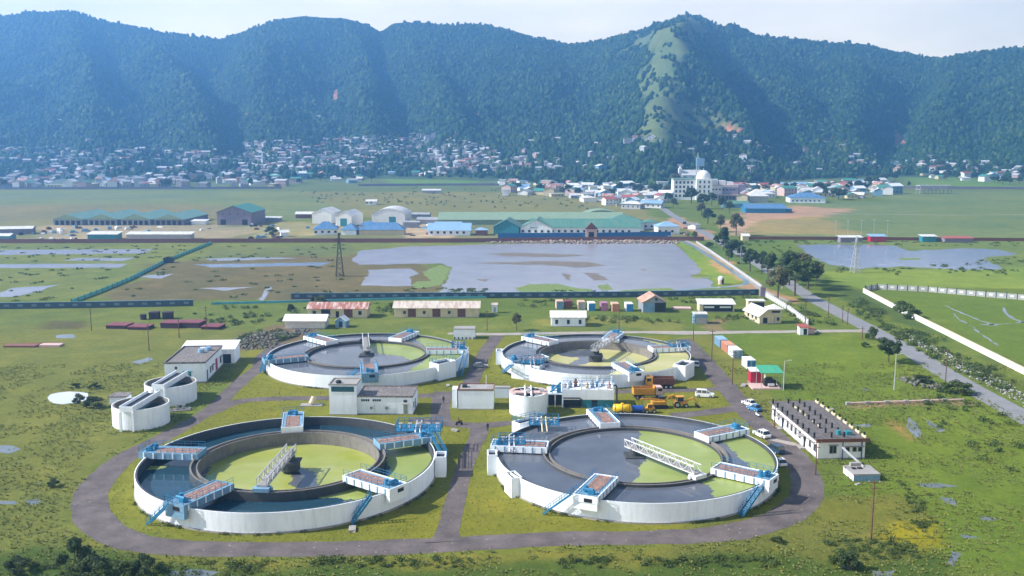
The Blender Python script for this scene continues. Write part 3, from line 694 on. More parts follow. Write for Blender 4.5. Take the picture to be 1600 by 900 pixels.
t1 = tank(TBL, 26.8, 17.6, 1.75, .8, [aof(TBL, *p) for p in P5['BL']], 'large white tank with bright yellow green algae sunk deep inside its inner ring',
     lambda U, V: inpoly(U, V, allf) & ~inpoly(U, V, [(455,732),(476,735),(500,742),(495,765),(462,762)]) & ~inpoly(U, V, [(300,735),(322,704),(352,688),(385,676),(376,690),(345,708),(328,727),(326,752),(312,752)]), ('algaebright', 'algaegreen'), aof(TBL, 415, 760, 3.5), lambda k: M['bluewall'] if k in (0, 2, 4) else M['white'], outer='deepwater', bcol=M['bluewall'],
     outfilm=poly_or([(600,700),(700,690),(700,760),(622,775),(560,782),(500,768),(610,740)], [(230,726),(270,724),(262,731),(228,735)], [(470,762),(540,750),(575,772),(500,779)]))
t2 = tank(TBR, 26.0, 17.3, 2.9, 2.75, [aof(TBR, *p) for p in P5['BR']], 'large white tank half covered by green algae, beside the row of parked cars',
     poly_or([(988,660),(1300,650),(1300,790),(985,758),(1003,735),(1012,715),(995,690),(1003,680)]), ('algaegreen', 'algaegreen'), aof(TBR, 1083, 743, 3.5), M['white'],
     outfilm=poly_or([(1110,668),(1300,640),(1300,760),(1118,780),(1105,758),(1085,745),(1180,740)]), br0=-2.)
t3 = tank(TTL, 26.9, 17.4, 2.95, 2.6, [aof(TTL, *p) for p in P5['TL']], 'white round tank with mostly dark grey water, in the rear row beside the rubble heap',
     poly_or([(574,528),(760,520),(760,600),(668,586),(655,566),(618,556),(588,552),(574,542)]), ('algaegreen', 'algaegreen'), aof(TTL, 570, 522, 3.5), lambda k: M['white'] if k < 3 else M['bluewall'],
     outfilm=poly_or([(640,515),(760,520),(760,600),(585,600),(588,586),(640,580),(664,562),(660,540)]), bcol=M['darkconc'])
t4 = tank(TTR, 25.9, 16.8, 2.95, 1.1, [aof(TTR, *p) for p in P5['TR']], 'white round tank with pale yellow algae scum, in the rear row nearest the shipping containers',
     lambda U, V: inpoly(U, V, allf) & ~inpoly(U, V, [(860,552),(925,545),(945,562),(880,575),(905,560)]), ('algaepale', 'algaepale'), aof(TTR, 985, 515, 4.2), M['white'],
     outfilm=poly_or([(918,500),(1100,500),(1100,600),(930,600),(965,578),(1000,560),(1045,545)]), bcol=M['white'])
def sidebox(t, loc, u, v, w, d, h, a=None, mat=None, rail=False, name='inlet_box'):
    """box chamber touching a tank; (u,v) its base centre on the ground"""
    p = G(u, v); a = math.atan2(p.y-loc[1], p.x-loc[0]) if a is None else a
    T = Matrix.Translation((p.x-loc[0], p.y-loc[1], 0)) @ Matrix.Rotation(a, 4, 'Z'); m = MB(); q = .22
    for b in [(-d/2, -w/2, -d/2+q, w/2), (d/2-q, -w/2, d/2, w/2), (-d/2+q, -w/2, d/2-q, -w/2+q), (-d/2+q, w/2-q, d/2-q, w/2)]: m.box(b[0], b[1], 0, b[2], b[3], h, T)
    o = m.obj(name, mat or M['white'], t)
    m = MB(); m.box(-d/2+q, -w/2+q, 0, d/2-q, w/2-q, h-.5, T); m.obj('chamber', M['dark'], o)
    if rail:
        m = MB(); railing(m, [T @ Vector((x, y, h)) for x, y in [(-d/2, -w/2), (d/2, -w/2), (d/2, w/2), (-d/2, w/2), (-d/2, -w/2)]], 1., 1.2, .07); m.obj('railing', M['bluepaint'], o)
    return o
sidebox(t1, TBL, 689, 741, 3.4, 2.0, 3.9); sidebox(t2, TBR, 769, 738, 3.2, 1.8, 3.9); sidebox(t2, TBR, 802, 772, 3.6, 2., 3.6, 3.5)
sidebox(t3, TTL, 692, 590, 6.2, 3.6, 4.4, -.75, None, True); sidebox(t3, TTL, 727, 572, 3.4, 1.8, 4.0, 0); sidebox(t4, TTR, 780, 568, 3.2, 1.8, 3.9, PI); sidebox(t4, TTR, 1068, 590, 6.5, 3.4, 4.0, -.55)
sidebox(t4, TTR, 825, 591, 8, 3.6, 4.0, -2.0, None, True, 'outlet_box'); sidebox(t2, TBR, 824, 684, 6.2, 2.6, 3.9, 2.25, None, True, 'outlet_box')
def rel(loc, u, v, z): p = G(u, v, z); return (p.x-loc[0], p.y-loc[1], z)
stairs(t1, rel(TBL, 266, 786, 4.3), rel(TBL, 232, 818, .1)); stairs(t1, rel(TBL, 580, 775, 4.3), rel(TBL, 549, 818, .1), 1.1)
stairs(t2, rel(TBR, 893, 772, 4.3), rel(TBR, 850, 802, .1)); stairs(t2, rel(TBR, 1188, 762, 4.3), rel(TBR, 1157, 806, .1), 1.1)
stairs(t3, rel(TTL, 560, 580, 4.3), rel(TTL, 525, 598, .1)); stairs(t3, rel(TTL, 417, 560, 4.3), rel(TTL, 409, 582, .1), 1.2); stairs(t3, rel(TTL, 728, 552, 4.3), rel(TTL, 718, 588, .1), 1.2)
stairs(t4, rel(TTR, 800, 570, 4.3), rel(TTR, 786, 582, .1)); stairs(t4, rel(TTR, 990, 582, 4.3), rel(TTR, 966, 600, .1))
stairs(t1, rel(TBL, 672, 668, 5.0), rel(TBL, 694, 712, 2.6), 1.2)
def gantry(t, loc, u, v, n=5, w=6., d=4., hb=4.35, name='valve_platform', yellow=False):
    p = G(u, v, hb); T = Matrix.Translation((p.x-loc[0], p.y-loc[1], 0)); m = MB(); q = lambda x, y, z: T @ Vector((x, y, z))
    for x in np.linspace(-w/2, w/2, n):
        for y in (-d/2, d/2): m.bar(q(x, y, hb-.9), q(x, y, hb+1.3), .12)
    railing(m, [q(-w/2, -d/2, hb), q(w/2, -d/2, hb), q(w/2, d/2, hb), q(-w/2, d/2, hb), q(-w/2, -d/2, hb)], 1.3, 1.2, .09)
    m.box(-w/2, -d/2, hb-.12, w/2, d/2, hb, T); o = m.obj(name, M['bluepaint'], t)
    for k in range(n): m = MB(); x = -w/2+.8+(w-1.6)*k/(n-1); m.tube([q(x, -.3, hb), q(x, -.3, hb+1.0)], .25, 8); m.tube([q(x-.4, -.3, hb+.9), q(x+.4, -.3, hb+.9)], .22, 8); m.obj('valve', M['galv'], o)
    pm_ = M['cream'] if yellow else M['galv']
    m = MB(); m.tube([q(-.4, -d/2-1.6, hb-1.), q(-.5, -d/2, hb+.3), q(-.5, d/2-1, hb+1.)], .16, 8); m.obj('pipe', pm_, o)
    m = MB(); m.tube([q(.6, -d/2-1.4, hb-1.), q(.4, -d/2, hb+.3), q(.4, d/2-1, hb+1.)], .16, 8); m.obj('pipe', pm_, o); return o
gantry(t1, TBL, 655, 668, 5, 9, 5); gantry(t2, TBR, 850, 660, 4, 6, 3.4, yellow=True); gantry(t4, TTR, 832, 565, 4, 6, 4); gantry(t2, TBR, 800, 690, 3, 5, 3.2, 4.4)
gantry(t4, TTR, 1060, 540, 3, 5, 3, 4.4); gantry(t3, TTL, 716, 540, 3, 3.4, 3.4, 4.4)
# small box fixed to the outer rim and the ladder frame on the wall
m = MB(); 
for (x0, x1) in ((306, 330),):
    a, b = rel(TBL, x0, 826, 0), rel(TBL, x1, 829, 0)
    for z in (.9, 2.1): m.bar((a[0], a[1]-.25, z), (b[0], b[1]-.25, z), .12)
    for s in (0, .33, .66, 1): m.bar((a[0]+(b[0]-a[0])*s, a[1]+(b[1]-a[1])*s-.25, .0), (a[0]+(b[0]-a[0])*s, a[1]+(b[1]-a[1])*s-.25, 2.1), .12)
m.obj('pipe_rack', M['grey'], t1)

# ------------------------------------------------------------------ buildings
def roofshape(kind_, w, d, h, rise, oh):
    m = MB(); x0, x1, y0, y1 = -w/2-oh, w/2+oh, -oh, d+oh; th = .14
    if kind_ == 'gx':      # ridge along x
        yc = d/2; zd = rise*oh/(d/2)
        pr = [(y0, h-zd), (yc, h+rise), (y1, h-zd), (y1, h-zd+th), (yc, h+rise+th*1.2), (y0, h-zd+th)]
        n = 6; vs = [(x0, y, z) for y, z in pr]+[(x1, y, z) for y, z in pr]
        m.add(vs, [(0,1,4,5)[::-1], (1,2,3,4)[::-1], (6,7,10,11), (7,8,9,10), (0,6,7,1)[::-1], (1,7,8,2)[::-1], (5,4,10,11)[::-1], (4,3,9,10)[::-1], (0,5,11,6)[::-1], (2,8,9,3)[::-1]])
    elif kind_ == 'gy':
        zd = rise*oh/(w/2)
        m.profile([(x0, h-zd), (0, h+rise), (x1, h-zd), (x1, h-zd+th), (0, h+rise+th*1.2), (x0, h-zd+th)], y0, y1)
    elif kind_ == 'sy':    # single pitch falling to the front
        m.add([(x0,y0,h-.1),(x1,y0,h-.1),(x1,y1,h+rise),(x0,y1,h+rise),(x0,y0,h+th-.1),(x1,y0,h+th-.1),(x1,y1,h+rise+th),(x0,y1,h+rise+th)], [(0,3,2,1),(4,5,6,7),(0,1,5,4),(1,2,6,5),(2,3,7,6),(3,0,4,7)])
    elif kind_ == 'hip':
        zd = .0; k = min((x1-x0), (y1-y0))/2*.98; 
        if (x1-x0) >= (y1-y0): r = [(x0+k, (y0+y1)/2), (x1-k, (y0+y1)/2)]; fs = [(4,5,9,8),(5,6,9),(6,7,8,9),(7,4,8)]
        else: r = [((x0+x1)/2, y0+k), ((x0+x1)/2, y1-k)]; fs = [(4,5,8),(5,6,9,8),(6,7,9),(7,4,8,9)]
        m.add([(x0,y0,h),(x1,y0,h),(x1,y1,h),(x0,y1,h),(x0,y0,h+th),(x1,y0,h+th),(x1,y1,h+th),(x0,y1,h+th),(r[0][0],r[0][1],h+rise),(r[1][0],r[1][1],h+rise)],
              [(0,3,2,1),(0,1,5,4),(1,2,6,5),(2,3,7,6),(3,0,4,7)]+fs)
    elif kind_ == 'flat':
        m.box(x0, y0, h, x1, y1, h+.25)
    elif kind_ == 'parapet':
        m.box(x0, y0, h, x1, y1, h+.15)
        for b in [(x0,y0,x1,y0+.25),(x0,y1-.25,x1,y1),(x0,y0+.25,x0+.25,y1-.25),(x1-.25,y0+.25,x1,y1-.25)]: m.box(b[0], b[1], h+.15, b[2], b[3], h+.15+rise)
    elif kind_ == 'dome':
        n = 10; pr = [(x0+(x1-x0)*i/n, h+rise*math.sin(PI*i/n)**.8) for i in range(n+1)]
        m.profile(pr+[(x, z+th) for x, z in pr[::-1]], y0, y1)
    return m
def wallbody(kind_, w, d, h, rise):
    m = MB(); e = .02
    if kind_ in ('gx', 'gy', 'sy', 'dome'):
        if kind_ == 'gy': m.profile([(-w/2, 0), (w/2, 0), (w/2, h-e), (0, h+rise-e), (-w/2, h-e)], 0, d)
        elif kind_ == 'dome':
            n = 10; m.profile([(-w/2, 0), (w/2, 0)]+[(w/2-w*i/n, h+rise*math.sin(PI*i/n)**.8-e) for i in range(n+1)], 0, d)
        else:
            pr = [(0, 0), (d, 0), (d, h-e), (d/2, h+rise-e), (0, h-e)] if kind_ == 'gx' else [(0, 0), (d, 0), (d, h+rise-.25), (0, h-.12)]
            n = len(pr); vs = [(-w/2, y, z) for y, z in pr]+[(w/2, y, z) for y, z in pr]
            m.add(vs, [tuple(range(n))[::-1], tuple(range(n, 2*n))]+[(i, (i+1) % n, n+(i+1) % n, n+i) for i in range(n)])
    else: m.box(-w/2, 0, 0, w/2, d, h-e)
    return m
def opening(parent, name, face, w, d, c, z0, ww, hh, mat, frame=None, awning=False, bars=0):
    """c = position along the face; faces: f(ront) b(ack) l(eft) r(ight)"""
    if face == 'f': T = Matrix.Translation((c, 0, 0))
    elif face == 'b': T = Matrix.Translation((c, d, 0)) @ Matrix.Rotation(PI, 4, 'Z')
    elif face == 'l': T = Matrix.Translation((-w/2, c, 0)) @ Matrix.Rotation(-PI/2, 4, 'Z')
    else: T = Matrix.Translation((w/2, c, 0)) @ Matrix.Rotation(PI/2, 4, 'Z')
    m = MB(); m.box(-ww/2, -.035, z0, ww/2, .05, z0+hh, T); o = m.obj(name, mat, parent)
    if frame is not None:
        m = MB(); q = .1
        m.box(-ww/2-q, -.07, z0-q, ww/2+q, -.0, z0, T); m.box(-ww/2-q, -.07, z0+hh, ww/2+q, -.0, z0+hh+q, T); m.box(-ww/2-q, -.07, z0, -ww/2, 0, z0+hh, T); m.box(ww/2, -.07, z0, ww/2+q, 0, z0+hh, T)
        for k in range(bars): x = -ww/2+ww*(k+1)/(bars+1); m.box(x-.04, -.06, z0, x+.04, -.036, z0+hh, T)
        m.obj('frame', frame, o)
    if awning:
        m = MB(); m.box(-ww/2-.3, -.6, z0+hh+.12, ww/2+.3, -.0, z0+hh+.22, T); m.obj('awning', awning if not isinstance(awning, bool) else M['conc'], o)
    return o
def building(name, label, cat, u, v, wpx, d, h, rk, rise, wall, roof, yaw=-1.6, oh=.4, ops=(), group=None, plinth=True, P0=None, w=None):
    p = P0 or G(u, v); w = w or wpx*MPP(v)
    t = thing(name, label, cat, p, math.radians(yaw), group)
    wallbody(rk, w, d, h, rise).obj('wall', wall, t)
    roofshape(rk, w, d, h, rise, oh).obj('roof', roof, t)
    if plinth: m = MB(); m.box(-w/2-.08, -.08, 0, w/2+.08, d+.08, .22); m.obj('plinth', M['conc'], t)
    for o in ops: opening(t, o[0], o[1], w, d, *o[2:6], o[6], *(o[7:]))
    t['w'] = w; return t
W_ = lambda face, c, z, w, h, mat=None, *r: ('window', face, c, z, w, h, mat or M['glass'], *(r or (M['grey'],)))
D_ = lambda face, c, w, h, mat=None, *r: ('door', face, c, .22, w, h, mat or M['brown'], *r)
WH, GL = M['white'], M['glass']
# --- long low quarters with stub columns on the roof
b = building('quarters', 'long single storey white quarters with rows of dark stub columns on its flat roof', 'building', 1314, 717, 75, 27.5, 3.7, 'flat', 0, M['white2'], stained('dark_roof_slab', (.185, .16, .15), (.05, .045, .045), .9, .7, 1, lo=.42, hi=.6), 3.3, .55,
  [W_('f', -1.7, 1.2, 1.3, 1.5, GL, M['grey'], M['conc'], 1), W_('f', 1.2, 1.5, .7, .9, GL, M['grey'], M['conc']), W_('f', 2.6, 1.5, .7, .9, GL, M['grey'], M['conc']), W_('f', 3.7, 1.5, .7, .9, GL, M['grey'], M['conc'])]+
  [W_('l', c, 1.2, 1.1, 1.4, GL, M['grey'], M['conc'], 1) for c in (1.6, 4.2, 10, 12.4, 14.8, 17.2, 23, 25.6)]+[D_('l', 7.2, 1.1, 2.2, M['dark']), D_('l', 20.3, 1.1, 2.2, M['dark'])]+[W_('r', c, 1.2, 1.1, 1.3) for c in (3, 8, 13, 18, 23)])
w = b['w']; m = MB(); m.box(-w/2-.62, -.62, 3.55, w/2+.62, -.5, 4.25); m.obj('fascia', M['brown'], b)
m = MB()
for i in range(9):
    for x in (-w/2-.35, -w*.17, w*.10, w/2+.3): m = MB(); m.box(x-.16, 1.3+i*3.1-.16, 3.95, x+.16, 1.3+i*3.1+.16, 5.0); m.obj('stub_column', M['chassis'], b)
m = MB()
for i in range(9): m.box(w/2+.1, .3+i*3.1, 3.95, w/2+.4, .3+i*3.1+1.9, 4.4)
for i in (2, 3, 5, 6, 7): m.box(-w*.15, 2+i*2.8, 3.96, -w*.15+.25, 3.6+i*2.8, 4.2)
m.obj('parapet', M['cream'], b)
m = MB(); m.box(w*.2, 2.4, 3.95, w*.2+1.1, 3.5, 4.7); m.obj('roof_chest', M['tealpaint'], b); m = MB(); m.tube([(w*.05, 3, 3.95), (w*.05, 3, 4.9)], .45, 12); m.obj('water_cistern', M['tealpaint'], b)
for x in (.2, w/2-.7): m = MB(); m.tube([(x, -.15, 0), (x, -.15, 3.6)], .1, 8); m.obj('downpipe', M['bluedrum'], b)
m = MB(); m.box(-w/2-1.2, 6.2, 0, -w/2, 8.2, .25); m.box(-w/2-1.2, 19.3, 0, -w/2, 21.3, .25); m.box(-w/2-1.3, 6.2, 2.6, -w/2, 8.2, 2.75); m.box(-w/2-1.3, 19.3, 2.6, -w/2, 21.3, 2.75); m.obj('porch', M['conc'], b)
# --- low covered cistern in front of it
b = building('cistern', 'low square concrete cistern with a bluish front on the grass before the quarters', 'cistern', 1354, 752, 42, 4.8, 1.15, 'flat', 0, M['white2'], M['conc'], 3, .08, plinth=False)
m = MB(); w = b['w']; m.box(-w/2+.03, -.04, .02, w/2-.03, -.0, 1.1); m.obj('front_panel', M['bluewall'], b)
m = MB(); m.box(-1.6, 2.5, 1.4, -.9, 3.2, 1.6); m.box(-.5, 2.6, 1.4, .3, 3.3, 1.6); m.obj('hatch', M['dark'], b)
m = MB(); m.box(-1.3, 4.2, 1.4, .8, 5., 2.0); m.obj('valve_block', M['conc'], b)
m = MB(); m.bar((.9, 3.6, 1.5), (-.6, 10.2, 3.1), .28); m.obj('drain_pipe', M['galv'], b)
# --- pump house on the west side
b = building('pump_house', 'white pump house with stained flat roof, teal window and red door, west of the tanks', 'building', 290, 598, 62, 20, 5, 'parapet', .3, WH, M['roofconc'], 4.5, .15,
  [W_('f', .6, 1.2, 1.9, 1.6, M['tealpaint'], M['white'], M['tealpaint'], 2), W_('f', -2.2, 3.6, .5, .6), D_('r', 2, 1., 2.6, M['dark']), W_('r', 5.6, 1.3, 1.1, 1.4, GL, M['grey'], True), W_('r', 8.1, 1.3, 1.1, 1.4, GL, M['grey'], True), D_('r', 12.6, 2.4, 3.2, M['redsheet']), W_('r', 17.4, 1.2, 1.4, 1.6, GL, M['grey'], True)])
m = MB(); m.tube([(1.2, 12.5, 5.2), (1.2, 12.5, 6.1)], .8, 14); m.tube([(2.6, 15, 5.2), (2.6, 15, 6.1)], .8, 14); m.obj('roof_tank', M['r_lblue'], b)
m = MB(); m.box(.4, 14.6, 5.2, 1.9, 15.6, 6.0); m.obj('roof_tank', M['whiteclean'], b)
b2 = building('lean_to', 'white roofed lean-to behind the pump house with a dark bay on its east end', 'shed', 0, 0, 0, 7.5, 4.2, 'sy', .9, WH, M['whiteclean'], 4.5, .3, [('opening', 'f', 5.2, .2, 2.2, 2.6, M['dark'])], P0=G(290, 598)+Vector((-.6, 20.5, 0)), w=14.5)
# --- control house in the middle
b = building('control_house', 'white control house with a long flat concrete roof between the two west tanks', 'building', 601.5, 647.5, 87, 9.2, 4.0, 'parapet', .22, WH, M['roofconc'], -1.5, .12,
  [W_('f', -4.4, 3.05, 1.9, .5, M['dark'], M['white'], False, 3), W_('f', -1.8, 3.05, 1.9, .5, M['dark'], M['white'], False, 3), W_('f', 4.7, 2.9, .7, .45, M['dark']), D_('f', 4.7, .95, 2.2, M['grey']), W_('r', 2, 1.2, 1.1, 1.2), D_('r', 5, 1.1, 2.2, M['dark'])])
for x in (-3.1, .4): m = MB(); m.tube([(x, -.02, 1.5), (x, -.12, 1.5)], .34, 14); m.bar((x+.3, -.1, 1.6), (x+.9, -.1, 2.2), .07); m.bar((x-.3, -.1, 1.4), (x+.8, -.1, 1.3), .06); m.obj('exhaust_fan', M['grey'], b)
m = MB(); m.box(4.1, -.7, 2.5, 5.4, 0, 2.62); m.obj('awning', M['conc'], b)
b = building('switch_tower', 'taller white windowless tower block with a dark louvre strip under its roof', 'building', 536.5, 648.5, 43, 5.6, 6.9, 'parapet', .2, WH, M['conc'], -1.5, .1,
  [('louvre', 'f', 0, 5.4, 5.2, 1.25, M['dark'], M['white'], False, 0), W_('r', 3.2, 3.6, .6, .6)])
m = MB()
for k in range(5): m.box(-2.5, -.07, 5.55+k*.23, 2.5, -.03, 5.62+k*.23)
m.obj('louvre', M['tealpaint'], b); m = MB(); m.sphere((-1.2, 1.5, 7.35), (.7, .7, .45)); m.obj('roof_vent', M['rubber'], b)
# --- box building with red roof edge
b = building('chamber_house', 'plain white block house with a red edged roof beside the path crossing', 'building', 743.5, 640, 55, 5.4, 4.4, 'flat', 0, WH, M['conc'], -1, .06)
w = b['w']; m = MB()
for q in [(-w/2-.12, -.12, w/2+.12, .06), (-w/2-.12, 5.34, w/2+.12, 5.5), (-w/2-.12, .06, -w/2+.06, 5.34), (w/2-.06, .06, w/2+.12, 5.34)]: m.box(q[0], q[1], 4.62, q[2], q[3], 4.85)
m.obj('roof_edge', M['brick'], b); m = MB(); m.box(-w/2+.8, 2, 4.66, -w/2+1.9, 3.4, 5.2); m.obj('hatch', M['dark'], b)
m = MB(); m.bar((2.3, 2.5, 4.6), (2.3, 2.5, 7.6), .14); m.obj('vent_pipe', M['whiteclean'], b)
m = MB(); m.box(-w/2-1.5, 1.2, 0, -w/2-.35, 4.2, 4.5); m.obj('side_shaft', WH, b); m = MB(); m.box(-w/2-.35, 1.6, 0, -w/2, 4.0, 4.1); m.obj('joint_pipe', M['dark'], b)
b = building('link_wall', 'low white channel block joining the block house to the small cross-beam tank', 'channel', 785, 622, 24, 1.6, 2.4, 'flat', 0, WH, M['conc'], -1, .02, plinth=False)
b = building('field_hut', 'windowless white hut on short dark legs at the rear path', 'hut', 725.5, 530, 33, 4.4, 3.1, 'flat', 0, WH, M['conc'], -1, .05, plinth=False)
m = MB()
for i in range(6): x = -3+i*1.2; m.box(x-.18, -.12, 0, x+.18, -.02, .7)
m.obj('leg', M['dark'], b)
# --- little tank with cross beams
p = G(826, 652); p.y += 4.3
t = thing('mixing_tank', 'small white drum tank with a concrete cross deck and radial beams on top', 'tank', p)
m = MB(); m.ring(3.95, 4.3, 0, 4.75, n=64); m.obj('wall', WH, t); m = MB(); m.disc(0, 3.95, 1.6, n=48); m.obj('sludge', M['dark'], t)
m = MB(); m.ring(3.65, 3.95, .5, 4.7, n=64); m.obj('wall_lining', M['darkconc'], t)
m = MB(); m.box(-4.2, -1.0, 4.55, 4.2, 1.0, 4.8); m.ring(3.5, 4.45, 4.76, 4.9, -.55, .9, 16); m.ring(3.5, 4.45, 4.76, 4.9, 2.3, 3.8, 16)
m.obj('deck', M['pinkwall'], t); m = MB()
for a in (.6, 1.05, 2.1, 2.55, 3.75, 4.2, 5.25, 5.7): m.bar((.3*math.cos(a), .3*math.sin(a), 4.5), (4*math.cos(a), 4*math.sin(a), 4.5), .16, .3)
m.obj('beam', M['conc'], t); m = MB()
for x in (-.75, .65): m.tube([(x, -4.4, 4.95), (x, 4.4, 4.95)], .22, 8)
m.obj('pipe', M['whiteclean'], t); m = MB(); m.tube([(0, 0, 4.8), (0, 0, 5.4)], .5, 12); m.box(2.6, -.7, 4.8, 3.6, .3, 5.5); m.obj('mixer_motor', M['galv'], t)
m = MB(); m.bar((-.75, .5, 4.8), (-.75, .5, 6.6), .1); m.obj('mast', M['whiteclean'], t)
# --- filter block
p = G(907, 637); t = thing('filter_house', 'white and blue filter house crowded with pipes and motors on its open roof deck', 'building', p, math.radians(-1.5))
m = MB(); m.box(-4.3, .0, 1.9, 7.8, 6.5, 4.3); m.box(-4.3, .0, 0, -4.0, 6.5, 1.9); m.box(.2, .3, 0, 7.8, 6.5, 1.9); m.obj('wall', WH, t)
m = MB(); m.box(.25, .22, .05, 7.7, .3, 1.85); m.obj('base_wall', M['tealpaint'], t); m = MB(); m.box(2.6, .17, .1, 3.9, .22, 1.8); m.obj('door', M['dark'], t)
m = MB(); m.box(-4.0, .4, .1, .2, .5, 1.9); m.box(-7.7, 1.5, 0, -4.3, 6, 3.0); m.obj('bay', M['dark'], t)
m = MB(); m.box(-7.8, .2, 3.0, -4.3, 6.5, 3.3); m.box(-7.8, .2, 0, -7.5, .5, 3.0); m.box(-6, .2, 0, -5.8, .4, 3.); m.box(-7.8, 6.2, 0, -4.3, 6.5, 3.0); m.obj('porch', WH, t)
m = MB()
for x in (-4.2, .2, 4.2, 7.6): m.box(x-.17, .0, 4.3, x+.17, .35, 5.9); m.box(x-.17, 6.1, 4.3, x+.17, 6.45, 5.9)
m.box(-4.3, 6.2, 4.3, 7.8, 6.4, 4.8); m.obj('pier', WH, t)
m = MB(); railing(m, [(-4.3, .15, 4.3), (7.7, .15, 4.3), (7.7, 6.2, 4.3), (-4.3, 6.2, 4.3)], 1.2, 1.4, .07); railing(m, [(-7.7, .3, 3.3), (-4.3, .3, 3.3)], 1.1, 1.1, .08); m.obj('railing', M['bluepaint'], t)
m = MB(); m.tube([(-4, -.25, 2.35), (-.3, -.25, 2.35), (.25, -.25, 2.0), (.3, -.25, .5), (-.2, -.25, .15), (-3.6, -.25, .15)], .16, 8)
m.obj('pipe', M['chassis'], t); m = MB(); m.tube([(7.6, -.15, 5.3), (8.1, -.15, 5.5), (8.35, -.15, 4.9), (8.35, -.15, 0)], .2, 8); m.obj('pipe', M['chassis'], t)
cols = ['galv', 'grey', 'brown', 'galv', 'cream', 'grey', 'bluepaint', 'galv', 'pinkwall']
for k in range(9):
    x = -3.6+k*1.28; y = 1.2+(k*37 % 4); m = MB(); m.box(x-.4, y-.4, 4.3, x+.4, y+.5, 4.8); m.tube([(x, y, 4.8), (x, y, 5.5+.3*(k % 3))], .28, 10); m.tube([(x-.5, y+.4, 5.1), (x+.5, y+.4, 5.1)], .22, 8); m.obj('roof_pump', M[cols[k]], t)
m = MB(); m.tube([(-7, 1.4, 3.3), (-5.6, 1.2, 4.6), (-4.6, 2.6, 5.2)], .25, 8); m.tube([(-6.4, 3, 3.3), (-6.4, 3, 4.6)], .4, 10); m.box(-5.5, .6, 3.3, -4.5, 1.8, 4.6); m.obj('inlet_gear', M['bluepaint'], t)
for x, h_ in ((2.6, 8.2), (1.6, 7.2), (4.9, 7.4)): m = MB(); m.bar((x, 4.5, 4.3), (x, 4.5, h_), .07); m.obj('mast', M['grey'], t)
# --- twin thickeners with a raised trough
def thickener(u, v, R, h, label):
    p = G(u, v); p.y += R
    t = thing('thickener_tank', label, 'tank', p, 0, 'twin small tanks with troughs'); m = MB(); m.ring(R-.16, R, 0, h, n=72); m.obj('outer_wall', WH, t)
    m = MB(); m.ring(R-.55, R-.16, .2, h-.01, n=72); m.obj('wall_lining', M['ring'], t); m = MB(); m.disc(0, R-.5, h-1.5, n=60); m.obj('sludge_water', M['deepwater'], t)
    a = math.radians(86); Rm = Matrix.Rotation(a, 4, 'Z'); m = MB(); L = R+.9
    for s in (-1.5, 1.3): m.box(-L, s, h-.15, L, s+.2, h+1.1, Rm)
    m.box(-L, -1.3, h+.1, -L+.25, 1.3, h+1.0, Rm)
    m.box(-L, -1.3, h-.1, L, 1.3, h+.1, Rm); m.obj('trough', WH, t)
    m = MB(); m.box(-L+.3, -1.28, h+.3, L-.1, 1.28, h+.45, Rm); m.obj('trough_water', M['darkconc'], t)
    m = MB()
    for s in (-1.4, 1.4): m = MB(); m.box(-L-.15, s-.22, 0, -L+.35, s+.22, h-.15, Rm); m.obj('pillar', WH, t)
    for s in (-1.4, 1.4): m = MB(); m.box(L-.35, s-.22, 0, L+.15, s+.22, h-.15, Rm); m.obj('pillar', WH, t)
thickener(205, 673, 5.95, 4.5, 'small white round tank with raised trough, front one of the western pair')
thickener(254, 635.5, 5.9, 4.5, 'small white round tank with raised trough, rear one nearest the pump house')
b = building('sludge_shed', 'low white roofed box tucked behind the front small tank', 'shed', 184, 633, 26, 3.5, 1.9, 'flat', 0, WH, M['roofconc'], 0, .2)
p = G(284, 641); t = thing('pump_skid', 'small pump skid with two motors on the grass by the small tanks', 'pump', p, .3)
m = MB(); m.box(-2, -.9, 0, 2, .9, .25); m.obj('base', M['conc'], t); m = MB(); m.tube([(-1, 0, .25), (-1, 0, 1.5)], .3, 10); m.tube([(.5, 0, .25), (.5, 0, 1.3)], .35, 10); m.obj('motor', M['grey'], t)
m = MB(); m.tube([(-3.4, -1.2, .2), (-1.6, -.3, .5), (1.8, .2, .5)], .14, 8); m.obj('pipe', M['galv'], t)
p = G(487, 633); t = thing('siren_drum', 'cream drum leaning on a concrete pad in the lawn', 'drum', p)
m = MB(); m.box(-2.6, -1.2, 0, 2.6, 1.1, .18); m.obj('pad', M['conc'], t); m = MB(); m.tube([(.0, 0, .4), (.5, .5, 1.9)], [.75, .55], 14); m.obj('drum', M['cream'], t)
# --- containers
def container(label, u, v, c, ends, d=6.1, yaw=3.3, w=2.45, h=2.6):
    t = thing('shipping_container', label, 'container', G(u, v), math.radians(yaw), 'shipping containers in a row'); m = MB(); m.box(-w/2, .05, .15, w/2, d, h)
    n = 14
    for k in range(n):
        y = .4+(d-.8)*k/(n-1)
        for s in (-1, 1): m.box(s*(w/2+.03)-.03, y-.08, .3, s*(w/2+.03)+.03, y+.08, h-.15)
    m.obj('shell', c, t)
    for s in (-1, 1):
        m = MB(); m.box(s*w/4-w/4+.06, -.0, .25, s*w/4+w/4-.06, .05, h-.12); dd = m.obj('door', ends, t); m = MB(); m.tube([(s*.35, -.05, .3), (s*.35, -.05, h-.2)], .03, 6); m.obj('lock_bar', M['galv'], dd)
    return t
wpink = stained('faded_orange', (.60, .27, .17), (.4, .2, .15), .5)
container('pale blue container, farthest of the row along the site road', 1131, 544, M['r_lblue'], M['r_lblue'])
container('faded orange container between a pale blue and a white one', 1142, 552.5, wpink, wpink)
container('white container with a grey blue door end, before the orange one', 1153, 561, M['whiteclean'], M['bluewall'])
container('blue ended white container standing just behind the red shed', 1174, 577.5, M['whiteclean'], M['bluepaint'], 5)
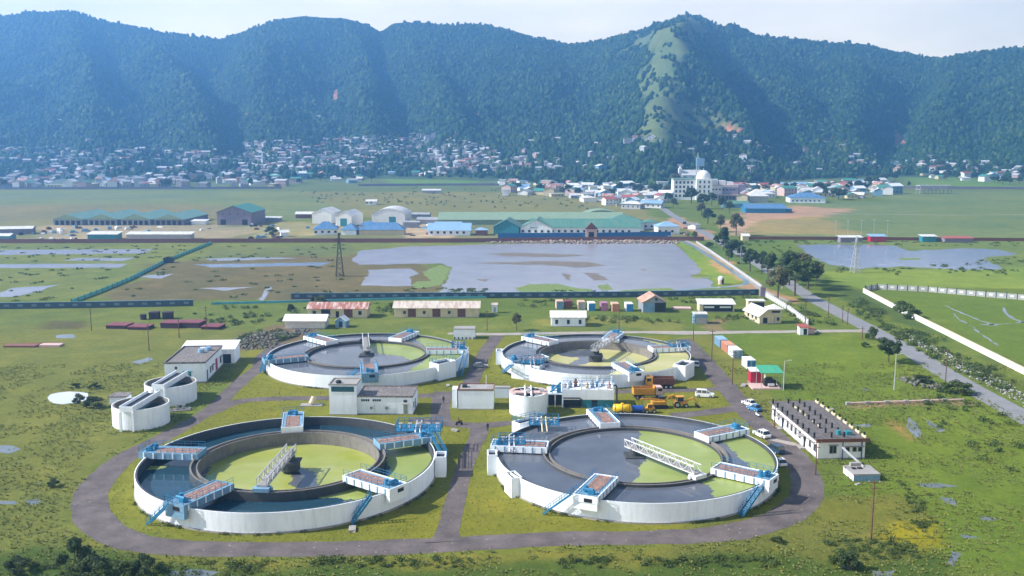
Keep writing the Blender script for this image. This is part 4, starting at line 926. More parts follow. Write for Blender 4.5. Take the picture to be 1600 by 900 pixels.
b = building('generator_shed', 'crimson sheet walled shed with a white roof on a concrete pad', 'shed', 1182, 600, 18, 3, 3.3, 'sy', .25, M['redsheet'], M['whiteclean'], 0, .25)
p = G(1199, 609); t = thing('canopy', 'green sheet canopy on posts beside the crimson shed', 'canopy', p); m = MB(); m.box(-3.7, 0, 0, 3.6, 5.6, .35); m.obj('platform', M['pinkwall'], t)
m = MB(); m.add([(-1.8, -.1, 4.2), (3.9, -.1, 4.2), (3.9, 5.6, 4.9), (-1.8, 5.6, 4.9), (-1.8, -.1, 4.3), (3.9, -.1, 4.3), (3.9, 5.6, 5.0), (-1.8, 5.6, 5.0)], [(0,3,2,1),(4,5,6,7),(0,1,5,4),(1,2,6,5),(2,3,7,6),(3,0,4,7)]); m.obj('roof', M['greensheet'], t)
for x, y, z in ((-1.5, .3, 4.2), (3.6, .3, 4.2), (3.6, 5.2, 4.8), (-1.5, 5.2, 4.8)): m = MB(); m.bar((x, y, .3), (x, y, z), .12); m.obj('post', M['galv'], t)
p = G(1203, 606); t = thing('generator', 'black diesel generator with a pale tank under the green canopy', 'generator', (p.x, p.y, .35)); m = MB(); m.box(-1.4, 0, .2, 1.5, 1.6, 1.5); m.box(-1.2, .1, 1.5, .6, 1.3, 2.2); m.obj('engine_hood', M['rubber'], t)
m = MB(); m.tube([(-.6, -.4, .5), (.9, -.4, .5)], .4, 12); m.obj('fuel_tank', M['galv'], t); m = MB(); m.tube([(-1.1, .8, 2.), (-1.1, .8, 3.)], .2, 10); m.obj('exhaust', M['whiteclean'], t)
# --- rear line of sheds
DK = M['brown']
building('store_shed', 'pale sheet walled shed with a clean white roof near the rubble heap', 'shed', 476.5, 514, 62, 7, 2.9, 'gx', 1.3, plain('pale_sheet', (.62,.60,.55), .6), M['whiteclean'], -1, .7)
b = building('rusty_store', 'cream store with a heavily rusted sheet roof and dark doorways', 'shed', 527, 497, 92, 8, 3.4, 'gx', 1.5, M['cream'], M['r_rust'], -1, .5,
  [W_('f', -8, 1.2, 1.1, 1.3, M['dark']), D_('f', -4, 3.2, 2.8, M['dark']), D_('f', .1, 1.1, 2.2, M['dark']), D_('f', 3.9, 3.0, 2.9, M['brown']), W_('f', 8.0, 1.2, 1.1, 1.3, M['dark'])])
m = MB(); m.tube([(-10.2, 7, 4.9), (-10.2, 7, 6.3)], .7, 12); m.obj('roof_tank', M['rubber'], b)
building('tool_hut', 'tiny blue and white gabled hut in front of the rusty store', 'hut', 532, 512, 17, 3.4, 2.3, 'gy', 1.3, M['bluewall'], M['whiteclean'], -12, .25, [D_('f', .1, 1.3, 1.9, M['dark'])])
b = building('long_store', 'longest cream store with a weathered pinkish roof and three brown doors', 'shed', 682, 496, 132, 8, 3.5, 'gx', 1.6, M['cream'], M['r_pink'], -.5, .6,
  [W_('f', -11.2, 1.3, .9, 1., M['dark'])]+[D_('f', c, 2.8, 2.9, M['brown']) for c in (-8.6, 0, 8.8)]+[W_('f', -4.3, 1.3, .9, 1., M['dark']), W_('f', 4.5, 1.3, .9, 1., M['dark'])])
building('privy', 'narrow white privy right of the longest store', 'hut', 773, 489, 8.5, 1.8, 2.9, 'sy', .4, WH, M['r_pink'], 0, .2, [D_('f', 0, .8, 1.9, M['grey'])])
b = building('rear_hut', 'white hut with three small dark windows under a pale sheet roof', 'hut', 888, 510.5, 53, 6, 3.3, 'gx', 1.5, WH, M['r_white'], -1, .5, [W_('f', c, 1.0, .8, 1.3, M['dark'], M['grey']) for c in (-3.9, 0, 3.9)])
m = MB()
for k in range(6): m.box(-5+k*1.75, -.05, 2.9, -4.1+k*1.75, -.0, 3.1)
m.obj('vent_slot', M['dark'], b)
mauve = plain('mauve_box', (.38,.17,.26), .6); orange = plain('orange_box', (.50,.22,.10), .6); peach = plain('peach_box', (.62,.42,.30), .6); kblue = plain('kiosk_blue', (.03,.24,.52), .5)
for (u, v, wall, roof, lab) in [(875, 483, M['bluewall'], peach, 'peach roofed site cabin behind the white hut, first of the cabin row'), (889, 483, M['brown'], M['purple'], 'maroon site cabin behind the white hut'),
      (909, 484, M['grey'], peach, 'grey site cabin with cream side, next to a blue one'), (925, 486, kblue, M['whiteclean'], 'bright blue cabin with white roof between the grey and mauve cabins'), (945, 486, mauve, mauve, 'mauve site cabin in the cabin row'),
      (962, 487, orange, peach, 'orange brown site cabin in the cabin row'), (984, 487, kblue, M['whiteclean'], 'bright blue cabin with white roof nearest the gabled barn')]:
    t = building('site_cabin', lab, 'cabin', u, v, 10.5, 4.2, 2.7, 'flat', 0, wall, roof, 4, .08, [D_('f', 0, 1.6, 2.1, wall)], 'site cabins in a row', plinth=False)
    m = MB(); w = t['w']; m.box(-w/2-.05, .05, .1, -w/2-.005, 4.15, 2.6); m.obj('side_panel', roof, t)
building('barn', 'gabled barn with orange rusty roof and a dark open half door', 'barn', 1022.5, 488.5, 36, 9.5, 3.9, 'gy', 2.3, M['barnwall'], M['r_orange'], 3, .5, [D_('f', 2.1, 4, 3.4, M['dark']), D_('f', -2.1, 4, 3.2, M['bluewall']), W_('f', .6, 4.4, .9, .9, M['dark'])])
b = building('open_shed', 'open fronted shed with a white roof and dark bays near the compound wall', 'shed', 1120, 487.5, 54, 5.5, 2.9, 'sy', .9, M['cream'], M['whiteclean'], -1, .5, [('bay', 'f', .4, .1, 10.6, 2.5, M['dark'])])
m = MB(); m.box(-4.6, -.14, 1.5, -1, -.06, 2.1); m.box(1., -.14, 1.5, 5, -.06, 2.1); m.obj('white_screen', M['whiteclean'], b)
b = building('guard_cabin', 'small blue grey cabin with white flat roof beside the rear track', 'cabin', 1095, 506.5, 20, 4, 3.3, 'parapet', .2, M['bluewall'], M['r_white'], 0, .15, [('screen', 'f', .2, .3, 3.4, 1.9, M['grey'])])
building('yellow_house', 'cream house with a long pale gabled roof beside the corner wall', 'house', 1198, 506, 24, 13, 2.9, 'gy', 2.0, M['cream'], M['r_white'], 9, .6, [W_('l', 3, 1.1, 1.2, 1.1, M['dark']), W_('l', 6, 1.1, 1.2, 1.1, M['dark']), W_('l', 9.5, 1.1, 1.2, 1.1, M['dark']), D_('f', -.6, 1.6, 1.9, M['dark'])])
building('yellow_tower', 'square cream lookout with pyramid roof standing against the cream house', 'tower', 1211.5, 505.5, 18, 4, 4.9, 'hip', 1.5, M['cream'], M['r_white'], 2, .7, [W_('f', 0, 3.7, 2.8, .7, M['dark']), W_('f', .9, 1, .9, 1.1, M['dark']), D_('f', -.8, .9, 2, M['dark'])])
building('bus_shelter', 'low pale roofed shelter with a dark front behind the cream house', 'shed', 1182, 481, 26, 3.5, 2.5, 'flat', 0, M['cream'], M['whiteclean'], 0, .2, [('bay', 'f', .6, .1, 4.6, 2.0, M['dark'])])
b = building('gate_house', 'small red roofed gate house at the track entrance', 'hut', 1256, 524, 13, 2.6, 2.6, 'sy', .5, M['white'], M['r_red'], 0, .3, [D_('f', .4, 1.1, 1.9, M['dark'])])
b = building('gate_kiosk', 'low red and white kiosk beside the parked van at the gate', 'kiosk', 1268, 522, 9, 2.2, 1.6, 'flat', 0, M['pinkwall'], M['r_red'], 0, .15)
b = building('flat_slab', 'thin pinkish concrete slab lying in the grass east of the barn', 'slab', 1066, 484, 28, 4, .3, 'flat', 0, M['pinkwall'], M['pinkwall'], -3, .05, plinth=False)
# --- maroon covered stacks
for (u, v, wpx, h, mt, lab) in [(181, 514, 32, 1.0, 'purple', 'maroon covered stack, farthest west of the five in the meadow'), (214, 515.5, 31, .8, 'purple', 'low maroon covered stack, second from the west in the meadow'),
     (265, 513, 30, 1.6, 'purple', 'tall maroon covered stack touching its twin in the meadow'), (297, 512.5, 31, 1.6, 'purple', 'tall maroon covered stack just west of a meadow pole'), (328, 515, 29, .8, 'purple', 'low maroon covered stack behind a meadow pole, nearest the rubble')]:
    b = building('covered_stack', lab, 'stack', u, v, wpx, 5.5, h, 'flat', 0, M['purpledark'], M['purple'], -6, .1, (), 'maroon covered stacks in the meadow', plinth=False)
for (u, v, lab) in [(224, 499, 'dark round bin standing in the far grass'), (240, 499, 'dark maroon box in the far grass beside a round bin'), (261, 499, 'dark maroon box standing alone in the far grass')]:
    if u == 224:
        t = thing('storage_bin', lab, 'bin', G(u, v)); m = MB(); m.tube([(0, 0, 0), (0, 0, 1.6)], 1.1, 14); m.obj('drum', M['purpledark'], t); m = MB(); m.tube([(0, 0, 1.6), (0, 0, 1.75)], 1.2, 14); m.obj('lid', M['dark'], t)
    else: building('storage_box', lab, 'box', u, v, 14, 3, 2.2, 'flat', 0, M['purpledark'], M['purpledark'], 5, .1, [D_('f', 0, 1.2, 1.6, M['dark'])], plinth=False)
# concrete frames in the worn patch
building('foundation_slab', 'low brownish foundation slab in the west meadow', 'slab', 30, 543, 50, 3, .3, 'flat', 0, M['brick'], M['brick'], 0, .02, plinth=False)
building('foundation_slab', 'pinkish foundation slab beside the brown one in the west meadow', 'slab', 77, 542, 32, 3, .3, 'flat', 0, M['pinkwall'], M['pinkwall'], 0, .02, plinth=False)
# ------------------------------------------------------------------ walls and fences
def fence(name, label, cat, px, h, th, mat, panel=None, step=4.4, post=None, posth=.25, zb=0, pts=None, cap=None):
    P = pts or GP(px); o = P[0].copy(); t = thing(name, label, cat, o); m = MB(); mp = MB(); n_p = 0
    for a, b in zip(P[:-1], P[1:]):
        m.bar((a-o)+Vector((0, 0, h/2)), (b-o)+Vector((0, 0, h/2)), th, h)
    m.obj('wall', mat, t)
    if cap: 
        m = MB()
        for a, b in zip(P[:-1], P[1:]): m.bar((a-o)+Vector((0, 0, h+.06)), (b-o)+Vector((0, 0, h+.06)), th+.12, .12)
        m.obj('coping', cap, t)
    if panel or post:
        for a, b in zip(P[:-1], P[1:]):
            L = (b-a).length; n = max(1, int(L/step)); d = (b-a)/n
            for i in range(n+1):
                q = a-o+d*i; u_ = d.normalized()
                if post and n_p < 100: pm_ = MB(); pm_.bar(q, q+Vector((0, 0, h+posth)), th+.18); pm_.obj('post', post, t); n_p += 1
                if panel and i < n:
                    c = q+d*.5; s = Vector((-u_.y, u_.x, 0))*(th/2+.02)
                    for sg in (1, -1): mp.bar(c-u_*step*.2+s*sg+Vector((0, 0, h*.55)), c+u_*step*.2+s*sg+Vector((0, 0, h*.55)), .03, h*.38)
        if panel: mp.obj('panel', panel, t)
    return t
navy = stained('dark_wall', (.045, .075, .11), (.02, .03, .04), .6); pale = plain('pale_panel', (.13, .20, .26), .6)
fence('boundary_wall', 'long dark blue boundary wall with pale panels behind the rear sheds', 'wall', [(455, 467.5), (760, 466), (950, 465), (1070, 463), (1185, 461)], 2.3, .3, navy, pale, 4.6, None, cap=M['bluewall'])
fence('boundary_wall', 'dark blue boundary wall with pale panels ending in the west meadow', 'wall', [(-120, 484), (0, 483), (150, 481), (302, 478)], 2.3, .3, navy, pale, 4.6, None, cap=M['bluewall'])
t = thing('wall_turret', 'squat dark turret where two boundary walls meet', 'turret', G(1191, 463)); m = MB(); m.box(-1, -1, 0, 1, 1, 3.6); m.obj('base', M['purplewall'], t); m = MB(); m.box(-1.2, -1.2, 3.6, 1.2, 1.2, 3.85); m.box(-.6, -.6, 3.85, .6, .6, 4.5); m.obj('roof', M['conc'], t)
fence('side_wall', 'white panelled compound wall running from the turret to the gate house', 'wall', [(1197, 464), (1230, 484), (1262, 508)], 1.9, .25, M['greywall'], M['whiteclean'], 2.6, M['white2'])
fence('field_wall', 'long cream field wall running beside the main road to the east', 'wall', [(1349, 457), (1400, 484), (1480, 524), (1600, 585), (1760, 668)], 1.7, .4, M['white2'], None, cap=M['cream'])
fence('field_fence', 'grey panelled fence with dark posts along the far side of the walled field', 'fence', [(1352, 455), (1370, 452), (1450, 456), (1540, 464), (1640, 472), (1800, 484)], 2.1, .2, M['greywall'], M['white2'], 3.4, navy, .3)
fence('path_wall', 'low cream wall beside the canal path leading to the trees', 'wall', [(1088, 379), (1110, 393), (1150, 421), (1190, 449)], 1.0, .4, M['greywall'])
fence('brick_wall', 'very long dark red boundary wall in front of the factories', 'wall', [(-200, 380), (80, 380), (430, 379), (700, 379), (1000, 376), (1100, 376)], 2.4, .3, M['brick'], None, cap=M['brick'])
fence('blue_hoarding', 'royal blue hoarding in front of the teal roofed factory', 'hoarding', [(778, 374), (915, 373.5)], 4.0, .3, plain('hoarding_blue', (.02, .12, .32), .5))
fence('blue_hoarding', 'royal blue hoarding from the gate arch to the road side', 'hoarding', [(932, 373.5), (1048, 371.5)], 4.0, .3, plain('hoarding_blue2', (.02, .12, .32), .5))
fence('dark_wall', 'long brown wall behind the reflecting pond on the east side', 'wall', [(1155, 374), (1320, 375), (1450, 376), (1620, 377), (1800, 378)], 2.0, .3, M['brown'])
fence('far_wall', 'distant dark wall along the edge of the western town', 'wall', [(-200, 296), (0, 296), (440, 295)], 3.0, .5, M['purplewall'])
fence('far_wall', 'distant dark causeway wall behind the eastern fields', 'wall', [(1385, 294), (1480, 295), (1700, 296), (1900, 297)], 3.0, .5, M['purplewall'])
fence('far_wall', 'distant dark bund behind the little green field', 'wall', [(560, 291), (700, 290), (780, 290)], 3.0, .6, M['purplewall'])
net = plain('teal_net', (.16, .55, .50), .6, 0, .2, .5)
fence('net_fence', 'teal netting fence slanting across the west marsh', 'fence', [(112, 474), (160, 456), (205, 437), (260, 409), (330, 381)], 1.5, .12, net, None, 5, M['wood'])
fence('net_fence', 'teal netting line along the near bank of the big pond', 'fence', [(330, 476), (600, 469), (700, 467), (820, 465), (950, 464), (1060, 460)], .9, .3, plain('teal_net2', (.10, .36, .42), .6, 0, .3, .3))
fence('net_fence', 'short teal net bank at the foot of the west boundary wall', 'fence', [(112, 476), (200, 475), (300, 473)], .9, .3, net)
t = thing('marsh_hide', 'small dark blue hut halfway along the slanting net fence', 'hut', G(262, 411)); m = MB(); m.box(-2.4, 0, .4, 2.4, 3, 2.2); m.obj('wall', navy, t); m = MB(); m.profile([(-2.8, 2.2), (2.8, 2.2), (0, 3.1)], -.2, 3.2); m.obj('roof', M['rubber'], t)
t = thing('pond_hut', 'tiny round white topped hut on the bank of the big pond', 'hut', G(1126, 444)); m = MB(); m.tube([(0, 0, 0), (0, 0, 1.8)], 1.1, 12); m.obj('base', M['pinkwall'], t); m = MB(); m.sphere((0, 0, 2.3), (1.3, 1.3, 1.3)); m.obj('dome', M['whiteclean'], t); m = MB(); m.box(.2, -1.15, .3, 1.1, -1.0, 2.6); m.obj('doorway', M['dark'], t)
# ------------------------------------------------------------------ vehicles
paint = lambda n, c: plain(n, c, .25, 0, .05, spec=.6)
def wheels(t, xs, y, r, w=.24, name='wheel'):
    for x in xs:
        for s in (-1, 1):
            m = MB(); m.tube([(x, s*y-w/2, r), (x, s*y+w/2, r)], r, 14); o = m.obj(name, M['rubber'], t)
            m = MB(); m.tube([(x, s*(y+w/2)-.01, r), (x, s*(y+w/2)+.02, r)], r*.55, 10); m.obj('rim', M['galv'], o)
def car(label, u, v, yaw, col, L=4.3, W=1.75, Hh=1.5, suv=False):
    t = thing('parked_car', label, 'car', G(u, v), math.radians(yaw), 'cars parked round the plant'); f, r = L/2, -L/2
    def loft(secs):
        m = MB(); vs = []
        for (x, y0, y1, z0, z1) in secs: vs += [(x, -y0, z0), (x, y0, z0), (x, y1, z1), (x, -y1, z1)]
        m.add(vs, [(0,1,2,3)[::-1]]+[(4*i+k, 4*i+(k+1) % 4, 4*i+4+(k+1) % 4, 4*i+4+k) for i in range(len(secs)-1) for k in range(4)]+[tuple(4*(len(secs)-1)+k for k in range(4))]); return m
    w = W/2; hb = Hh*.58
    m = loft([(r, w*.86, w*.80, .42, hb*.92), (r+.12, w*.97, w*.9, .28, hb), (r+.9, w, w*.93, .24, hb+.02), (0, w, w*.93, .24, hb), (f-1.1, w, w*.92, .24, hb-.02), (f-.25, w*.94, w*.86, .26, hb-.17), (f, w*.82, w*.76, .38, hb-.3)])
    m.obj('body', col, t, True).data.shade_flat()
    rr = r+(.15 if suv else .55); rf = f-(1.75 if suv else 1.85)
    m = loft([(rr-.02 if suv else rr-.35, w*.9, w*.86, hb-.04, hb+.02), (rr+(.12 if suv else .3), w*.9, w*.74, hb-.04, Hh-.06), (rr+.7, w*.9, w*.74, hb-.04, Hh-.04), (rf, w*.9, w*.72, hb-.04, Hh-.06), (rf+.75, w*.88, w*.86, hb-.06, hb+.0)]); m.obj('window', M['glass'], t)
    m = MB(); m.add([(rr+.16, -w*.74, Hh-.06), (rf-.03, -w*.72, Hh-.06), (rf-.03, w*.72, Hh-.06), (rr+.16, w*.74, Hh-.06), (rr+.2, -w*.68, Hh+.01), (rf-.1, -w*.66, Hh+.01), (rf-.1, w*.66, Hh+.01), (rr+.2, w*.68, Hh+.01)], [(0,3,2,1),(4,5,6,7),(0,1,5,4),(1,2,6,5),(2,3,7,6),(3,0,4,7)])
    for x in ((rr+.25), (rr+rf)/2+.1, rf):
        for s in (-1, 1): m.bar((x, s*w*.9, hb-.02), (x-.02, s*w*.745, Hh-.05), .09)
    m.obj('roof', col, t)
    wheels(t, (r+.85, f-.85), w-.1, .33)
    for s in (-1, 1): m = MB(); m.box(f-.16, s*w*.62-.17, hb-.32, f+.005, s*w*.62+.17, hb-.16); m.obj('headlight', M['whiteclean'], t)
    return t
cw = paint('car_white', (.80, .80, .80)); cb = paint('car_blue', (.06, .22, .42)); cd = paint('car_dark', (.03, .06, .10)); cg = paint('car_grey', (.25, .26, .28))
car('white jeep standing alone on the lane right of the yellow machines', 1101, 620, -12, cw, 4.5, 1.8, 1.85, True)
car('white car half in the shadow of the rear east tank', 1088, 572, 80, cw, 3.8, 1.6, 1.5)
car('white hatchback on the verge, end of the short line of three', 1170, 633, 118, cw, 3.8, 1.6, 1.5)
car('small blue car parked between a white hatchback and scooters', 1178, 641, 122, cb, 3.6, 1.6, 1.5)
car('white car on the ring road beside the gallery of the front east tank', 1190, 682, 112, cw, 4.4, 1.8, 1.6)
car('dark blue car tucked against the front east tank', 1210, 706, 115, cd, 4.4, 1.8, 1.7, True)
car('white car closest to the wall shadow of the front east tank', 1218, 726, 100, cw, 3.8, 1.6, 1.45)
car('grey car stopped on the narrow lane between the two rear tanks', 751, 574, 10, cg, 4.0, 1.7, 1.4)
car('white van with dark glass at the entrance by the gate house', 1271, 520, 5, cw, 3.8, 1.6, 1.7, True)
def truck(label, u, v, yaw, cabm, bedm, up=0):
    t = thing('tipper_truck', label, 'truck', G(u, v), math.radians(yaw), 'yellow tipper trucks')
    m = MB(); m.box(-3.4, -.45, .7, 3.6, .45, 1.0); m.obj('chassis', M['chassis'], t)
    m = MB(); m.profile([(1.9, 1.0), (3.7, 1.0), (3.75, 1.9), (3.45, 2.9), (2.1, 2.95), (1.9, 2.9)], -1.2, 1.2); c = m.obj('cab', cabm, t)
    m = MB(); m.add([(3.79, -1.05, 1.95), (3.79, 1.05, 1.95), (3.52, 1.0, 2.75), (3.52, -1.0, 2.75)], [(0, 1, 2, 3)]); 
    for s in (-1, 1): m.box(2.4, s*1.2-.02, 1.95, 3.4, s*1.2+.02, 2.65)
    m.obj('windscreen', M['glass'], c); m = MB(); m.box(3.76, -1.1, 1.05, 3.85, 1.1, 1.6); m.obj('grille', M['brown'], c)
    m = MB(); T = Matrix.Translation((-3.5, 0, 1.05)) @ Matrix.Rotation(-up, 4, 'Y')
    m.box(0, -1.25, .1, 5.2, 1.25, .25, T); m.box(0, -1.25, .25, 5.2, -1.13, 1.7, T); m.box(0, 1.13, .25, 5.2, 1.25, 1.7, T); m.box(5.08, -1.13, .25, 5.2, 1.13, 2.1, T); m.box(0, -1.13, .25, .12, 1.13, 1.6, T)
    for k in range(7):
        for s in (-1, 1): m.box(.3+k*.75, s*1.29-.05, .1, .42+k*.75, s*1.29+.05, 1.7, T)
    b_ = m.obj('tipper_bed', bedm, t); m = MB(); m.box(.15, -1.1, .26, 5.05, 1.1, 1.2, T); m.obj('load', M['brown'], b_)
    wheels(t, (2.7, -1.4, -2.6), 1.05, .52, .34); return t
truck('yellow tipper truck parked beside the rear east tank', 1031, 606, 178, M['yellow'], M['brown'])
truck('yellow tipper truck with a high bed, nearer the filter house', 1011, 622, 4, M['pinkwall'], M['yellow'])
p = G(1063, 636); t = thing('backhoe_loader', 'yellow backhoe loader with its bucket on the lawn', 'loader', p, .05); m = MB(); m.box(-1.6, -.6, .8, 1.5, .6, 1.5); m.obj('body', M['yellow'], t)
m = MB(); m.box(-.9, -.7, 1.5, .6, .7, 2.5); m.obj('cab_glass', M['glass'], t); m = MB(); m.box(-1.05, -.8, 2.5, .75, .8, 2.65)
for x in (-.9, .6):
    for y in (-.7, .7): m.bar((x, y, 1.5), (x, y, 2.5), .12)
m.obj('cab_frame', M['yellow'], t); wheels(t, (-.9,), .85, .75, .4); wheels(t, (1.2,), .75, .5, .3)
m = MB(); m.bar((1.3, 0, 1.4), (2.9, 0, 2.2), .3); m.bar((2.9, 0, 2.2), (4.0, 0, .9), .25); m.obj('loader_arm', M['yellow'], t); m = MB(); m.profile([(3.6, .9), (4.6, .1), (3.7, .1)], -1.0, 1.0); m.obj('bucket', M['chassis'], t)
m = MB(); m.bar((-1.5, 0, 1.3), (-2.6, 0, 2.9), .28); m.bar((-2.6, 0, 2.9), (-3.6, 0, 1.0), .22); m.profile([(-3.9, 1.1), (-3.3, 1.0), (-3.4, .4), (-3.9, .5)], -.4, .4); m.obj('digging_arm', M['yellow'], t)
p = G(1030, 637); t = thing('crawler_crane', 'yellow crawler excavator with its long boom lowered over the grass', 'excavator', p, .1); 
for s in (-1, 1): m = MB(); m.profile([(-1.7, .1), (1.7, .1), (2.0, .45), (1.7, .8), (-1.7, .8), (-2.0, .45)], s*1.05-.25, s*1.05+.25); m.obj('track', M['rubber'], t)
m = MB(); m.box(-1.8, -1.1, .95, 1.2, 1.1, 1.7); m.obj('house', M['yellow'], t); m = MB(); m.box(.1, .2, 1.7, 1.2, 1.05, 2.6); m.obj('cab', M['glass'], t)
m = MB(); m.bar((1.0, 0, 1.6), (-2.2, -.3, 2.3), .35, .45); m.bar((-2.2, -.3, 2.3), (-4.6, -.4, 2.2), .3, .4); m.obj('boom', M['yellow'], t); m = MB(); m.bar((1.3, .3, 1.6), (3.4, .4, 2.9), .3); m.bar((3.4, .4, 2.9), (4.9, .4, 1.2), .25); m.obj('stick', M['yellow'], t)
p = G(972, 646); t = thing('tank_trailer', 'bright yellow cylindrical tank trailer on the lawn', 'trailer', p, -.05); m = MB(); m.tube([(-2.1, 0, 1.2), (-1.9, 0, 1.2), (1.9, 0, 1.2), (2.1, 0, 1.2)], [.55, .98, .98, .55], 22); m.obj('barrel', M['yellowb'], t, True)
m = MB(); m.tube([(0, 0, 2.0), (0, 0, 2.4)], .35, 12); m.box(-1.4, -.08, 2.1, 1.4, .08, 2.2); m.obj('hatch', M['yellowb'], t); wheels(t, (-.4, .6), .9, .4, .25); m = MB(); m.box(-2, -.5, .35, 2.6, .5, .5); m.obj('chassis', M['chassis'], t)
for x in (-1.95, 1.95, 0): m = MB(); m.ring(.97, 1.02, -.06, .06, n=22); T = Matrix.Translation((x*.85, 0, 1.2)) @ Matrix.Rotation(PI/2, 4, 'Y'); m.v = [tuple(T @ Vector(q)) for q in m.v]; m.obj('band', M['brown'], t)
p = G(996, 645); t = thing('blue_barrel', 'blue cylindrical tank lying beside the yellow trailer', 'tank', p, -.05); m = MB(); m.tube([(-1.2, 0, .95), (1.2, 0, .95)], .8, 20); m.obj('drum', M['bluedrum'], t); m = MB(); m.box(-1, -.6, 0, -.7, .6, .4); m.box(.7, -.6, 0, 1, .6, .4); m.obj('cradle', M['chassis'], t)
p = G(1015, 645); t = thing('compactor', 'small yellow and brown site machine beside the blue barrel', 'machine', p, .1); m = MB(); m.box(-1.2, -.6, .5, 1.1, .6, 1.3); m.profile([(-.6, 1.3), (.6, 1.3), (.4, 2.1), (-.4, 2.1)], -.5, .5); m.obj('body', M['yellow'], t); m = MB(); m.box(-.6, -.65, 1.4, .4, -.5, 2.0); m.obj('panel', M['brown'], t); wheels(t, (-.8, .9), .7, .5, .3)
for (u, v, l, c) in [(1184, 651, 'small scooter with white front panel at the end of the car line', cw), (717, 664, 'motor scooter ridden across the path crossing', cd)]:
    t = thing('scooter', l, 'scooter', G(u, v), .4 if u < 800 else 2.0); m = MB(); m.box(-.6, -.14, .35, .35, .14, .7); m.profile([(.35, .3), (.5, .3), (.7, 1.0), (.6, 1.05)], -.2, .2); m.obj('body', c, t); m = MB(); m.bar((.62, -.33, 1.0), (.62, .33, 1.0), .05); m.obj('handlebar', M['rubber'], t)
    m = MB(); m.box(-.6, -.15, .7, .1, .15, .82); m.obj('seat', M['rubber'], t)
    for x in (-.55, .65): m = MB(); m.tube([(x, -.05, .28), (x, .05, .28)], .28, 12); m.obj('wheel', M['rubber'], t)
# ------------------------------------------------------------------ people
def person(label, u, v, yaw, pose='walk', top='cloth', P=None):
    import bmesh
    J = [((0,0,.95),.15),((0,0,1.15),.15),((0,0,1.38),.17),((0,0,1.5),.07),((0,.01,1.60),.10),((0,.01,1.70),.10)]
    E_ = [(0,1),(1,2),(2,3),(3,4),(4,5)]
    if pose == 'ride': J += [((.12,0,.88),.11),((.15,.42,.86),.08),((.15,.36,.42),.06),((.15,.48,.36),.05),((-.12,0,.88),.11),((-.15,.42,.86),.08),((-.15,.36,.42),.06),((-.15,.48,.36),.05)]; arms = [(.22,.0,1.36),(.27,.18,1.15),(.22,.45,1.05)]
    else: J += [((.10,0,.88),.11),((.11,.14,.50),.08),((.11,.02,.08),.05),((.12,.16,.05),.045),((-.10,0,.88),.11),((-.11,-.08,.50),.08),((-.11,-.28,.10),.05),((-.12,-.14,.05),.045)]; arms = [(.21,0,1.38),(.27,-.04,1.12),(.27,.10,.90)]
    E_ += [(0,6),(6,7),(7,8),(8,9),(0,10),(10,11),(11,12),(12,13)]
    for s in (1, -1):
        b_ = len(J); J += [((s*x, y*(1 if s > 0 else -.6) if pose == 'walk' else y, z), r) for (x, y, z), r in zip(arms, (.075, .055, .04))]; J.append(((s*arms[2][0], J[-1][0][1]+.03, J[-1][0][2]-.09), .035)); E_ += [(2, b_), (b_, b_+1), (b_+1, b_+2), (b_+2, b_+3)]
    me = bpy.data.meshes.new('person'); me.from_pydata([j[0] for j in J], E_, []); o = bpy.data.objects.new('person', me); C.objects.link(o)
    md = o.modifiers.new('skin', 'SKIN'); 
    if not me.skin_vertices: 
        bm = bmesh.new(); bm.from_mesh(me); bm.verts.layers.skin.verify(); bm.to_mesh(me); bm.free()
    for i, (_, r) in enumerate(J): me.skin_vertices[0].data[i].radius = (r, r)
    me.skin_vertices[0].data[0].use_root = True
    o.modifiers.new('sub', 'SUBSURF').render_levels = 1
    me.materials.append(M[top]); o.location = P or G(u, v); o.rotation_euler = (0, 0, math.radians(yaw)); tag(o, label, 'person')
    m = MB(); m.sphere((0, 0, 1.70), (.11, .12, .13), 6, 10); m.obj('hair', M['rubber'], o); m = MB(); m.sphere((0, .055, 1.655), (.075, .07, .09), 6, 10); m.obj('face', M['skin'], o); return o
person('person in dark clothes walking on the path beside the front east tank', 762, 673, -170); person('person in dark clothes standing on the path right of the control house', 693, 630, 20, top='cloth')
pq = G(717, 664); person('rider in brown on the scooter at the path crossing', 0, 0, -67, 'ride', 'cloth2', P=Vector((pq.x-.05, pq.y, -.08)))
